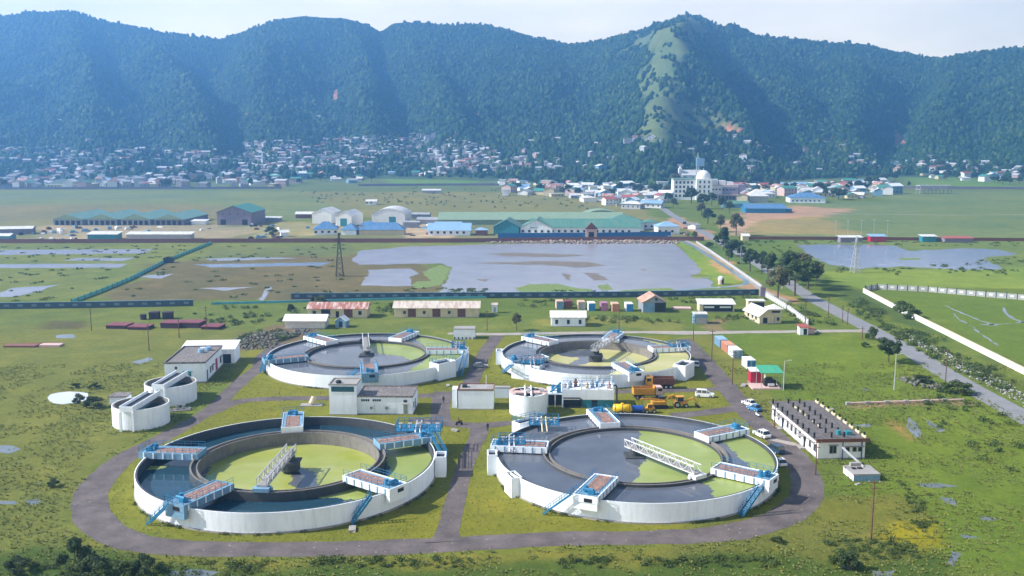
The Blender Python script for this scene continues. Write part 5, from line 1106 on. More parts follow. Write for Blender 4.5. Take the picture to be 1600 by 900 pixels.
# ------------------------------------------------------------------ poles, pylons
def pole(label, u, v, h, kind_='wood', yaw=0, group='wooden poles of the site line'):
    t = thing('utility_pole', label, 'pole', G(u, v), math.radians(yaw), group); m = MB(); m.tube([(0, 0, 0), (0, 0, h)], [.15, .09], 8); m.obj('shaft', M['pole'] if kind_ == 'wood' else M['galv'], t)
    m = MB()
    if kind_ == 'wood':
        m.box(-.9, -.06, h-.6, .9, .06, h-.48); m.box(-.6, -.06, h-1.5, .6, .06, h-1.4)
        m.obj('crossarm', M['pole'], t); m = MB()
        for x in (-.8, 0, .8): m.tube([(x, 0, h-.48), (x, 0, h-.25)], .06, 6)
        m.obj('insulator', M['galv'], t)
    else: m.bar((0, 0, h-.1), (1.3, 0, h+.2), .08); m.box(1., -.15, h+.1, 1.7, .15, h+.25); m.obj('lamp_head', M['galv'], t)
for (u, v, h, l) in [(1361, 843, 9.8, 'lone wooden pole on the rough grass below the cistern'), (1274, 742, 6.8, 'wooden pole at the front corner of the white quarters'), (1210, 669, 4.6, 'short pole beside the quarters end wall'), (1144, 601, 9, 'pole on the verge before the third container'),
     (1112, 564, 9, 'pole on the verge opposite the pale blue container'), (1083, 533, 8, 'brown pole at the rear track junction'), (967, 522, 9.5, 'dark pole behind the rear east tank'), (761, 517, 7, 'thin pole in the lawn behind the lane'), (143, 517, 7.5, 'thin pole in the far west meadow'),
     (323, 516, 8, 'pole in front of the last maroon stack'), (233, 548, 8, 'thin pole in the meadow west of the pump house'), (280, 528, 6, 'short thin pole among the meadow puddles'), (1477, 600, 9, 'pole at the road edge opposite the litter bank'), (1258, 506, 8, 'pole on the slope below the roadside trees'), (1294, 497, 8, 'pole beside the main road junction'),
     (1324, 508, 6, 'leaning pole pair member by the road fork'), (1316, 504, 6, 'shorter pole at the road fork'), (1347, 530, 4, 'low post near the road fork')]:
    pole(l, u, v, h, yaw=random.uniform(-25, 25))
for (u, v, h, l) in [(1397, 609, 9, 'grey street lamp near the round roadside tree'), (1224, 610, 7.5, 'pale post with lamp at the corner of the green canopy'), (1157, 412, 9, 'pale street lamp among the trees by the canal'), (1222, 452, 8, 'pale street lamp under the big roadside trees')]:
    pole(l, u, v, h, 'lamp', group='street lamps')
for k, (u, v) in enumerate([(1164, 370), (1305, 371), (1324, 371), (1345, 371), (1365, 370), (1386, 371)]): 
    t = thing('flood_mast', 'thin white mast behind the brown wall in the eastern field', 'mast', G(u, v), 0, 'thin white masts in the eastern field'); m = MB(); m.tube([(0, 0, 0), (0, 0, 11)], .09, 6); m.obj('shaft', M['galv'], t); m = MB(); m.box(-.5, -.1, 10.7, .5, .1, 11); m.obj('lamp_head', M['whiteclean'], t)
def pylon(label, u, v, h, b_=3.4, mt=None):
    mt = mt or M['galv']
    t = thing('pylon', label, 'pylon', G(u, v), .3, 'lattice pylons'); m = MB(); N = 7
    lv = [(h*.82*i/N, b_*(1-.78*i/N)/2) for i in range(N+1)]+[(h, .25)]
    cn = [(-1, -1), (1, -1), (1, 1), (-1, 1)]
    for (z0, r0), (z1, r1) in zip(lv[:-1], lv[1:]):
        for k in range(4):
            a, b2 = cn[k], cn[(k+1) % 4]; m.bar((a[0]*r0, a[1]*r0, z0), (a[0]*r1, a[1]*r1, z1), .18); m.bar((a[0]*r0, a[1]*r0, z0), (b2[0]*r1, b2[1]*r1, z1), .1); m.bar((b2[0]*r0, b2[1]*r0, z0), (a[0]*r1, a[1]*r1, z1), .1)
    m.obj('lattice', mt, t)
    for z in (h*.72, h*.84): m = MB(); m.bar((-2.6, 0, z), (2.6, 0, z), .2); m.bar((-2.6, 0, z), (0, 0, z+1), .1); m.bar((2.6, 0, z), (0, 0, z+1), .1); m.obj('crossarm', mt, t)
pylon('grey lattice pylon in the marsh left of the big pond', 531, 432, 20, mt=M['chassis']); pylon('pale lattice pylon on the near shore of the reflecting pond', 1336, 426, 17)
# ------------------------------------------------------------------ industrial strip
for k, (u, lab) in enumerate([(106, 'dull green roofed gable shed, westernmost of the four in a row'), (160, 'dull green roofed gable shed, second of four from the west'), (212, 'dull green roofed gable shed, third of four from the west'), (264, 'dull green roofed gable shed, last of four, with a mauve east wall')]):
    b = building('factory_shed', lab, 'shed', u, 352, 46, 52, 4.4, 'gy', 3.6, M['purplewall'] if k == 3 else M['barnwall'], M['r_green2'], -2, .8, [('bay', 'f', c, .2, 2.6, 3.2, M['dark']) for c in (-8, -4, 0, 4, 8)], 'four green roofed factory sheds', plinth=False)
    w = b['w']; m = MB(); m.add([(-w/2-.8, -.9, 4.25), (w/2+.8, -.9, 4.25), (0, -.9, 8.1), (-w/2-.8, -.82, 4.25), (w/2+.8, -.82, 4.25), (0, -.82, 8.1)], [(0, 1, 2), (5, 4, 3), (0, 3, 4, 1), (1, 4, 5, 2), (2, 5, 3, 0)]); m.obj('gable_panel', M['r_pale'], b)
building('big_warehouse', 'tall mauve walled warehouse with a dark green gable roof', 'warehouse', 366, 352, 54, 34, 9.6, 'gy', 4.6, M['purplewall'], M['r_green'], -3, 1., [D_('f', -8, 4, 4, M['dark']), D_('f', 8, 4, 4, M['dark'])]+[W_('f', c, 7.6, 1, 1, M['dark'], M['grey']) for c in (-8, -3, 3, 8)])
building('hall', 'white hall with low gable roof, left of the white pair', 'hall', 503, 350, 31, 26, 8, 'gy', 3.2, M['white2'], M['r_white'], -6, .3, [])
building('hall', 'white hall with a tall teal gate, right of the white pair', 'hall', 537, 354, 26, 28, 7.4, 'gy', 3.4, M['white2'], M['r_white'], -8, .3, [D_('f', 0, 5, 5.6, M['tealpaint'])])
building('hall', 'widest white hall with curved roof behind blue houses', 'hall', 607, 352, 52, 30, 8, 'dome', 4.2, M['white2'], M['r_white'], -3, .3, [D_('f', 3, 5, 6, M['tealpaint'])])
for (u, v, w_, d, h, rk, ri, wl, rf, yw, lab) in [
    (509, 367, 36, 12, 3.6, 'hip', 4.8, WH, 'r_blue', 8, 'blue hipped bungalow, left of the four by the brick wall'), (545, 367, 24, 10, 3.2, 'hip', 4.2, WH, 'r_blue', -4, 'smallest blue roofed house between two larger ones'),
    (596, 367, 70, 11, 3.2, 'hip', 4.6, M['cream'], 'r_blue', 0, 'long blue roofed house with cream walls and small windows'), (575, 360, 26, 9, 3.6, 'hip', 2.6, M['pinkwall'], 'r_blue', 0, 'blue roofed wing behind the long cream house'),
    (702, 368, 66, 12, 3.6, 'gx', 4.0, WH, 'r_lblue', 0, 'pale blue roofed school with a row of dark windows'), (700, 362, 40, 8, 4.2, 'gx', 2.2, M['pinkwall'], 'r_lblue', 0, 'pale blue roofed back wing of the school'),
    (753, 368, 18, 9, 3.4, 'hip', 1.6, M['brick'], 'r_lblue', 5, 'small pale blue roofed brick lodge by the teal factory'),
    (791, 366, 40, 22, 5, 'gy', 4.6, M['tealpaint'], 'r_teal', -6, 'teal gabled hall at the west end of the teal factory'), (838, 366, 50, 26, 4.6, 'gy', 5.0, WH, 'r_teal', -6, 'second teal gabled hall joined to the long factory'),
    (915, 366, 170, 24, 4.6, 'gx', 4.6, WH, 'r_teal', -1, 'very long teal roofed factory behind the royal blue hoarding'), (975, 360, 62, 24, 5, 'hip', 5, WH, 'r_teal', -4, 'hipped teal roof rising behind the east end of the factory'),
    (830, 351, 290, 18, 3.6, 'sy', 4.2, M['r_pale'], 'r_pale', 0, 'huge flat pale green roof behind the factories'), (940, 345, 62, 20, 3.6, 'dome', 4.5, M['r_pale'], 'r_pale', 0, 'rounded pale green roof rising from the flat one'),
    (1045, 366, 34, 12, 5, 'hip', 3., M['white2'], 'r_lblue', 5, 'light blue hipped house beside the road bend'), (1018, 358, 22, 10, 4.5, 'hip', 2.2, WH, 'r_teal', 5, 'white house with small teal roof beside the factory end'),
    (160, 374, 46, 8, 3.2, 'sy', 1.0, M['tealpaint'], 'r_white', 0, 'teal walled shed with white roof against the brick wall'), (248, 374, 100, 7, 3.2, 'sy', .9, M['greywall'], 'r_white', 0, 'long grey walled shed with white roof against the brick wall'),
    (20, 366, 56, 9, 3.6, 'gx', 1.2, M['purplewall'], 'r_white', 12, 'dark sided shed with pale roof at the west end of the yard'), (0, 376, 30, 8, 3, 'gx', 1, M['bluewall'], 'r_white', 0, 'blue sided low shed at the western end of the brick wall'),
    (310, 351, 22, 8, 2.6, 'sy', .6, WH, 'r_white', 0, 'small white roofed shed right of the four green sheds'), (422, 346, 30, 7, 2.6, 'sy', .6, M['barnwall'], 'r_white', 0, 'small white roofed shed right of the tall green warehouse'),
    (480, 341, 36, 10, 3.4, 'gx', 1.4, M['brick'], 'r_white', 0, 'brick shed with a pale roof behind the white halls'), (445, 370, 12, 5, 3, 'gx', 1.2, WH, 'r_white', 20, 'tiny white house in the grass left of the blue bungalows'),
    (655, 342, 30, 10, 3.6, 'gx', 1.0, M['barnwall'], 'r_grey', -5, 'grey roofed shed right of the widest white hall'), (672, 350, 44, 10, 3.2, 'sy', 1.0, M['greywall'], 'r_grey', -4, 'long grey roofed shed behind the sandy yard'), (642, 356, 24, 6, 4, 'sy', .4, M['barnwall'], 'r_grey', 0, 'dark fronted shed at the sandy yard'),
    (580, 320, 16, 9, 3.4, 'gx', 1.4, WH, 'r_white', 0, 'white cottage in the rough field behind the halls'), (674, 302, 28, 10, 3.4, 'gx', 1.4, M['greywall'], 'r_white', 0, 'white roofed barn by the little green field'),
    (1330, 379, 34, 5, 3.2, 'sy', .6, M['purplewall'], 'r_white', 0, 'open white roofed shed by the reflecting pond'), (1372, 378, 24, 5, 3.4, 'sy', .8, M['redsheet'], 'r_lblue', 0, 'red walled hut with a pale blue roof by the reflecting pond'),
    (1452, 378, 22, 5, 3.4, 'sy', .6, M['tealpaint'], 'r_white', 0, 'greenish hut with a white roof by the reflecting pond'), (1498, 379, 44, 5, 2.6, 'sy', .8, M['purplewall'], 'r_red', 0, 'long red and grey roofed shed by the reflecting pond'),
    (1196, 333, 62, 24, 4, 'gx', 3.2, M['bluepaint'], 'r_blue', -4, 'vivid blue roofed warehouse at the edge of the tan field'), (1222, 331, 30, 6, 2.4, 'sy', .4, M['bluepaint'], 'r_blue', -4, 'low blue lean-to right of the vivid blue warehouse'), (1262, 317, 54, 24, 5, 'hip', 4.6, WH, 'r_blue', -6, 'blue hipped warehouse with pale walls farther up the tan field'),
    (1185, 316, 30, 18, 6, 'hip', 7, M['greywall'], 'r_white', 0, 'tall pyramid pale roof behind the vivid blue warehouse'), (1150, 325, 40, 14, 4, 'gx', 2, M['bluewall'], 'r_teal', -4, 'greenish roofed long shed left of the vivid blue warehouse'),
    (1162, 308, 24, 14, 8, 'parapet', .8, M['cream'], 'r_white', 0, 'cream three storey block right of the domed hall'), (1090, 358, 14, 6, 3, 'gx', 1, M['white2'], 'r_grey', 50, 'grey roofed stall at the road side by the red earth'),
    (1165, 376, 10, 5, 3, 'gx', 1, M['cream'], 'r_white', 0, 'tiny white house under the tall roadside trees')]:
    ops = [W_('f', c, 1.3, 1.5, 1.4, M['dark'], M['grey']) for c in np.arange(-w_*MPP(v)*.42, w_*MPP(v)*.43, 4.2)] if (isinstance(wl, bpy.types.Material) and wl.name in ('white_paint', 'cream_paint', 'white_wash') and h > 3.3 and w_ < 200) else []
    building('plant_building' if w_ > 60 else 'yard_building', lab, 'building', u, v, w_, d, h, rk, ri, wl, M[rf], yw, .7, ops, plinth=False)
p = G(924, 374); t = thing('gate_arch', 'tall brick gate arch with a dark gable in the blue hoarding', 'gate', p); m = MB(); m.box(-3.4, 0, 0, -1.8, 3, 6.4); m.box(1.8, 0, 0, 3.4, 3, 6.4); m.box(-1.8, 0, 4.6, 1.8, 3, 6.4); m.obj('pillar', M['pinkwall'], t)
m = MB(); m.profile([(-4.2, 6.4), (4.2, 6.4), (0, 10.6)], -.4, 3.4); m.obj('roof', M['brown'], t); m = MB(); m.box(-1.7, 1.2, 0, 1.7, 1.4, 4.6); m.obj('door', M['dark'], t)
for k, (xa, xb, va, vb, n_) in enumerate([(380, 440, 350, 374, 22), (5, 120, 356, 375, 26), (120, 330, 355, 363, 14), (640, 700, 350, 370, 10), (1040, 1075, 350, 374, 8), (470, 690, 353, 358, 10)]):
    for q in range(n_):
        u, v = random.uniform(xa, xb), random.uniform(va, vb); j_ = random.randrange(4); cn_ = ['brown', 'white', 'dark', 'blue'][j_]; wh = ['beside the tall mauve warehouse', 'at the west end of the factory yard', 'before the four green sheds', 'in the sandy yard', 'by the road bend yard', 'around the blue roofed houses'][k]
        t = thing('material_stack', f'{cn_} stack of site materials {wh}', 'stack', G(u, v), random.uniform(0, 3), f'{cn_} material stacks {wh}'); m = MB(); a_, b_, c_ = random.uniform(.6, 2.6), random.uniform(.5, 1.5), random.uniform(.5, 2.2)
        m.box(-a_, -b_, 0, a_, b_, c_*.6); m.box(-a_*.7, -b_*.8, c_*.6, a_*.5, b_*.9, c_); m.obj('pile', M[['brown', 'whiteclean', 'chassis', 'bluewall'][j_]], t)
# domed hall
p = G(1100, 313); t = thing('domed_hall', 'big white four storey hall with a white dome', 'hall', p, math.radians(-3)); s = MPP(313)
m = MB(); m.box(-31, 6, 0, -8, 26, 21); m.box(-8, 0, 0, 8, 20, 22); m.box(8, 10, 0, 36, 34, 14.5); m.obj('wall', M['white2'], t)
m = MB(); m.box(36.5, 8, 0, 44, 34, 15.8); m.box(20, 7, 0, 36, 10, 13); m.obj('annex', M['purplewall'], t)
m = MB(); m.box(-31.6, 5.4, 21, -8, 26.6, 22); m.obj('roof', M['r_green2'], t); m = MB(); m.box(8, 3, 5, 36, 10, 5.8); m.box(8, 9, 14.5, 36.5, 34.5, 15.3); m.obj('terrace', M['pinkwall'], t)
m = MB(); m.tube([(0, 9, 22), (0, 9, 23.6)], 7.4, 28); dr = m.obj('drum', M['white2'], t); m = MB(); m.sphere((0, 9, 23.6), (7.2, 7.2, 7.0), 14, 28); m.obj('dome', M['whiteclean'], t, True)
m = MB(); m.tube([(0, 9, 30), (0, 9, 33)], .2, 6); m.obj('finial', M['whiteclean'], t)
for fl in range(4):
    for x in (-28, -24, -20, -16, -12): m = MB(); m.box(x-1, 5.9, 3+fl*4.6, x+1, 6.05, 5.6+fl*4.6); m.obj('window', M['glass'], t)
    for x in (-4.5, 0, 4.5): m = MB(); m.box(x-.8, -.1, 3+fl*4.8, x+.8, .05, 5.8+fl*4.8); m.obj('window', M['glass'], t)
for fl in range(2):
    for x in (10.5, 14, 17.5, 21, 24.5, 28, 31.5): m = MB(); m.box(x-1, 9.85 if x < 19 else 6.9, 7+fl*2.9 if fl else 1.4, x+1, 10.02 if x < 19 else 7.05, 9+fl*2.4 if fl else 3.8); m.obj('window', M['dark'], t)
for i in range(3): m = MB(); m.box(9+i*8, 14, 15.3, 16+i*8, 26, 21-i*1.4); m.obj('upper_block', M['white2'], t)
p = G(1090, 296); p.y += 40; t = thing('white_church', 'white gabled church hall standing behind the domed hall', 'church', p, .1); wallbody('gx', 26, 14, 17, 6).obj('wall', M['white2'], t); roofshape('gx', 26, 14, 17, 6, .8).obj('roof', M['r_white'], t); m = MB(); m.box(-17, 2, 0, -13.2, 6, 24); m.add([(-17.3, 1.7, 24), (-12.7, 1.7, 24), (-12.7, 6.3, 24), (-17.3, 6.3, 24), (-15, 4, 29)], [(0, 1, 4), (1, 2, 4), (2, 3, 4), (3, 0, 4)]); m.obj('bell_tower', M['white2'], t)
p = G(1104, 300); p.y += 60; t = thing('telecom_tower', 'tall thin white mast with pale blue panels behind the dome', 'tower', p); m = MB(); hh = 40
for z in range(0, hh, 5):
    r0, r1 = 2.2*(1-z/80), 2.2*(1-(z+5)/80)
    for k in range(4): a = [(-1,-1),(1,-1),(1,1),(-1,1)]; q, q2 = a[k], a[(k+1) % 4]; m.bar((q[0]*r0, q[1]*r0, z), (q[0]*r1, q[1]*r1, z+5), .45); m.bar((q[0]*r0, q[1]*r0, z), (q2[0]*r1, q2[1]*r1, z+5), .3)
m.obj('lattice', M['whiteclean'], t); m = MB(); m.box(-2, -2, 29, 8, 2, 39); m.obj('panel', M['r_lblue'], t); m = MB(); m.tube([(0, 0, 40), (0, 0, 46)], .25, 6); m.obj('antenna', M['whiteclean'], t)
# concrete frame in the eastern field
t = thing('concrete_frame', 'unfinished grey concrete frame standing in the far eastern field', 'building', G(1462, 303)); m = MB()
for i in range(9): m.box(-18+i*4.5, 0, 0, -17.2+i*4.5, .8, 9); m.box(-18+i*4.5, 10, 0, -17.2+i*4.5, 10.8, 9)
m.obj('column', M['greywall'], t); m = MB(); m.box(-19, -.5, 9, 19, 11.5, 9.8); m.box(-19, -.5, 4.5, 5, 11.5, 5); m.obj('slab', M['greywall'], t)
# ------------------------------------------------------------------ town at the foot of the hills
protos = []
HW = [('white', M['white2']), ('cream', M['cream']), ('pink', M['pinkwall']), ('grey', M['greywall']), ('blue', M['bluewall'])]
HR = [('pale', M['r_white']), ('grey', M['r_grey']), ('red', M['r_red']), ('blue', M['r_lblue']), ('green', M['r_green']), ('white', M['whiteclean']), ('rusty', M['r_rust'])]
pmesh = {}
def housemesh(i):
    if i in pmesh: return pmesh[i]
    r = random.Random(i); rk = ['gx', 'gy', 'hip', 'gx', 'flat', 'gx'][i % 6]; w, d = r.uniform(9, 15), r.uniform(7, 11); h = r.choice([3.4, 3.6, 6.2, 6.6, 3.6]); rise = r.uniform(1.6, 2.6)
    wl = HW[r.choice([0, 0, 0, 1, 2, 3, 4])]; rf = HR[r.choice([0, 0, 0, 1, 1, 2, 3, 4, 5, 5, 6])]
    wb = wallbody(rk, w, d, h, rise); wb.mi = 1; n = int(w/3)
    for fl in range(1 if h < 5 else 2):
        for k in range(n):
            x = -w/2+w*(k+.5)/n; wb.box(x-.5, -.05, 1.1+fl*3, x+.5, .02, 2.3+fl*3)
            if k < 2: wb.box(w/2-.02, 1.5+k*3, 1.1+fl*3, w/2+.05, 2.5+k*3, 2.3+fl*3)
    pmesh[i] = (wb.mesh('house_wall', [wl[1], M['dark']]), roofshape(rk, w, d, h, rise, .7).mesh('house_roof', rf[1]), wl[0], rf[0], h > 5); return pmesh[i]
hcount = 0; hpos = []
def house(P, i, yaw, region, sc_=1.):
    global hcount
    wm, rm, wn, rn, two = housemesh(i); lab = f"{'two storey ' if two else 'small '}{wn} walled house with {rn} roof {region}"
    t = bpy.data.objects.new('village_house', None); C.objects.link(t); t.location = P; t.rotation_euler = (0, 0, yaw); t.scale = (sc_,)*3; tag(t, lab, 'house', f"{'two storey ' if two else ''}{wn} houses with {rn} roofs {region}")
    for n_, me in (('wall', wm), ('roof', rm)): o = bpy.data.objects.new(n_, me); C.objects.link(o); o.parent = t
    hcount += 1
REGH = [([(790,288),(1035,292),(1042,322),(1000,330),(930,316),(860,306),(790,300)], 84, 'in the roadside village before the hill spur'),
        ([(1130,296),(1290,290),(1395,286),(1405,304),(1330,312),(1290,308),(1220,306),(1180,316),(1130,320)], 90, 'in the village edging the tan field'),
        ([(0,272),(440,274),(440,293),(0,294)], 40, 'at the flat edge of the western town'), ([(400,256),(760,258),(760,276),(680,276),(600,274),(580,290),(400,292)], 40, 'in the middle of the far town'),
        ([(1340,262),(1440,258),(1600,278),(1600,290),(1500,284),(1400,274)], 22, 'in the far eastern hamlet'), ([(860,235),(1040,215),(1300,225),(1320,262),(1150,268),(900,275)], 8, 'half hidden in the hillside trees'),
        ([(830,290),(940,292),(1000,322),(860,318),(780,305)], 6, 'in the roadside village before the hill spur')]
pts_all = []
for poly, n, region in REGH:
    us = [p[0] for p in poly]; vs_ = [p[1] for p in poly]; k = 0; tr = 0; xs1 = []
    while k < n and tr < 9000:
        tr += 1; u, v = random.uniform(min(us), max(us)), random.uniform(min(vs_), max(vs_))
        if not inpoly(np.array([u]), np.array([v]), poly)[0]: continue
        P = onhill(u, v) or (G(u, v) if v > 262 else None)
        if P is None or P.y > 2600: continue
        if P.z < 2: P = G(u, v)
        if any(abs(P.x-q.x) < 13 and abs(P.y-q.y) < 15 for q in hpos[-260:]): continue
        if 1050 < u < 1155 and v > 275: continue
        hpos.append(P); house(P, random.randrange(26), random.uniform(-.5, .5)+random.choice([0, PI/2]), region, .95+.4*random.random()); k += 1
print('houses', hcount)
dh = MB(); dmats = [plain('old_white', (.42,.42,.43), .8), plain('old_roof', (.48,.48,.50), .6), plain('dark_roof', (.20,.19,.20), .7), plain('block_wall', (.24,.23,.23), .8), plain('tile_red', (.26,.11,.09), .8), M['r_grey'], plain('old_pink', (.38,.28,.26), .8), M['dark']]
for poly, n in [([(380,228),(480,224),(620,215),(700,215),(780,240),(860,262),(760,272),(600,268),(400,270)], 560), ([(0,235),(380,240),(440,272),(0,275)], 210), ([(0,270),(440,272),(440,293),(0,294)], 110), ([(800,225),(1000,215),(1330,222),(1340,266),(1180,280),(800,272)], 55), ([(1200,225),(1440,250),(1600,262),(1600,285),(1330,262)], 40), ([(10,170),(1400,190),(1200,230),(0,235)], 14)]:
    k = 0; us = [p[0] for p in poly]; vs_ = [p[1] for p in poly]; tr = 0
    while k < n and tr < 20000:
        tr += 1; u, v = random.uniform(min(us), max(us)), random.uniform(min(vs_), max(vs_))
        if not inpoly(np.array([u]), np.array([v]), poly)[0]: continue
        P = onhill(u, v)
        if P is None or P.y > 2700: continue
        if float(fbm(np.float64(P.x*.012), np.float64(P.y*.012), 2)) < .38: continue
        if any(abs(P.x-q.x) < 11 and abs(P.y-q.y) < 12 for q in hpos[-300:]): continue
        hpos.append(P); k += 1; T = Matrix.Translation(P) @ Matrix.Rotation(random.uniform(-.6, .6)+random.choice([0, PI/2]), 4, 'Z'); s = random.uniform(.8, 1.25); w, d = random.uniform(8, 14)*s, random.uniform(7, 10)*s; h = random.choice([3.5, 3.5, 6.3, 6.5])
        o = len(dh.v); wb = wallbody('gx', w, d, h+1.5, 1.8); rb = roofshape('gx', w, d, h+1.5, 1.8, .6)
        for src, mi in ((wb, random.choice([0, 0, 3, 6])), (rb, random.choice([1, 1, 1, 2, 2, 4, 5]))): dh.mi = mi; dh.add([T @ Vector(q) for q in src.v], src.f)
        dh.mi = 7
        for kx in range(3): x = -w/2+w*(kx+.5)/3; dh.box(x-.6, -.06, 1.6, x+.6, .02, 3., T)
dh.mi = 0; kind(dh.obj('hillside_houses', dmats), 'stuff')
# ------------------------------------------------------------------ trees
def leaves(centers, radii, n, size, seed=0, zc=.55, up=.2):
    r = np.random.default_rng(seed); k = len(centers); ci = r.integers(0, k, n); d = r.normal(size=(n, 3)); d /= np.linalg.norm(d, axis=1)[:, None]
    rad = np.clip(r.random(n)**.45, .25, 1)[:, None]
    C_ = np.array(centers)[ci]; R_ = np.array(radii)[ci]; P = C_+d*rad*R_*(1+.25*(r.random((n, 1))-.5))
    nrm = d+r.normal(size=(n, 3))*.6; nrm[:, 2] += up; nrm /= np.linalg.norm(nrm, axis=1)[:, None]
    t1 = np.cross(nrm, r.normal(size=(n, 3))); t1 /= np.linalg.norm(t1, axis=1)[:, None]; t2 = np.cross(nrm, t1); s = size*(.6+.8*r.random(n))[:, None]
    V = np.stack([P-t1*s, P+t2*s*.6, P+t1*s, P-t2*s*.6], 1).reshape(-1, 3); Fc = np.arange(n*4).reshape(-1, 4); return V, Fc
def quickmesh(name, V, Fc, mat):
    o = npmesh(name, V, Fc, mat); me = o.data; bpy.data.objects.remove(o); me.name = name; return me
def tree_proto(seed, h, spread, style, mat, n, size):
    r = random.Random(seed); trunk = MB(); cs = []; rs = []; th = h*(.42 if style != 'bush' else .12)
    bend = Vector((r.uniform(-.06, .06)*h, r.uniform(-.06, .06)*h, 0)); top = Vector((0, 0, h*.78))+bend
    trunk.tube([(0, 0, 0), tuple(bend*.4+Vector((0, 0, th))), tuple(top)], [h*.022+.06, h*.016+.04, .04], 8)
    nb = 9 if style != 'bush' else 6
    for k in range(nb):
        t = (k+.5)/nb; z = th*.9+(h*.80-th*.9)*t; a = k*2.4+r.uniform(-.5, .5); L = spread*(1.0-.55*t if style != 'umbrella' else .6+.5*t)*r.uniform(.65, 1.05)
        e = Vector((math.cos(a)*L, math.sin(a)*L, z+h*.08)); b0 = bend*(z/h)+Vector((0, 0, z-h*.06)); trunk.tube([tuple(b0), tuple(b0.lerp(e, .5)+Vector((0, 0, h*.02))), tuple(e)], [h*.009+.03, h*.006+.02, .02], 5)
        q = spread*r.uniform(.34, .52); cs.append(tuple(e)); rs.append((q, q, q*r.uniform(.6, .95)))
    cs.append(tuple(top+Vector((0, 0, h*.06)))); rs.append((spread*.42, spread*.42, h*.14))
    V, Fc = leaves(cs, rs, n, size, seed); return trunk.mesh('tree_trunk', M['bark']), quickmesh('tree_crown', V, Fc, mat)
TP = {'tall': [tree_proto(k, 12, 3.4, 'tall', M['leaf'], 2600, .42) for k in (1, 2, 3)], 'dusty': [tree_proto(k, 13, 4.4, 'tall', M['leafpale'], 2600, .42) for k in (4, 5)], 'dark': [tree_proto(k, 10, 3.0, 'tall', M['leafdark'], 2600, .38) for k in (6, 7)],
      'round': [tree_proto(k, 7, 3.3, 'umbrella', M['leafdark'], 2200, .32) for k in (8, 9)], 'bush': [tree_proto(k, 2.6, 1.7, 'bush', M['leaf'], 1500, .17) for k in (10, 11)], 'dbush': [tree_proto(k, 3.2, 2.0, 'bush', M['leafdark'], 2200, .16) for k in (12, 13)]}
BASEH = {'tall': 12, 'dusty': 13, 'dark': 10, 'round': 7, 'bush': 2.6, 'dbush': 3.2}
def tree(kd, P, h, label, group=None, name='tree', cat='tree', wide=1.):
    me = random.choice(TP[kd]); s = h/BASEH[kd]; t = bpy.data.objects.new(name, None); C.objects.link(t); t.location = P; t.rotation_euler = (0, 0, random.uniform(0, 6.28)); t.scale = (s*wide, s*wide, s); tag(t, label, cat, group)
    for n_, m_ in (('trunk', me[0]), ('crown', me[1])): o = bpy.data.objects.new(n_, m_); C.objects.link(o); o.parent = t
    return t
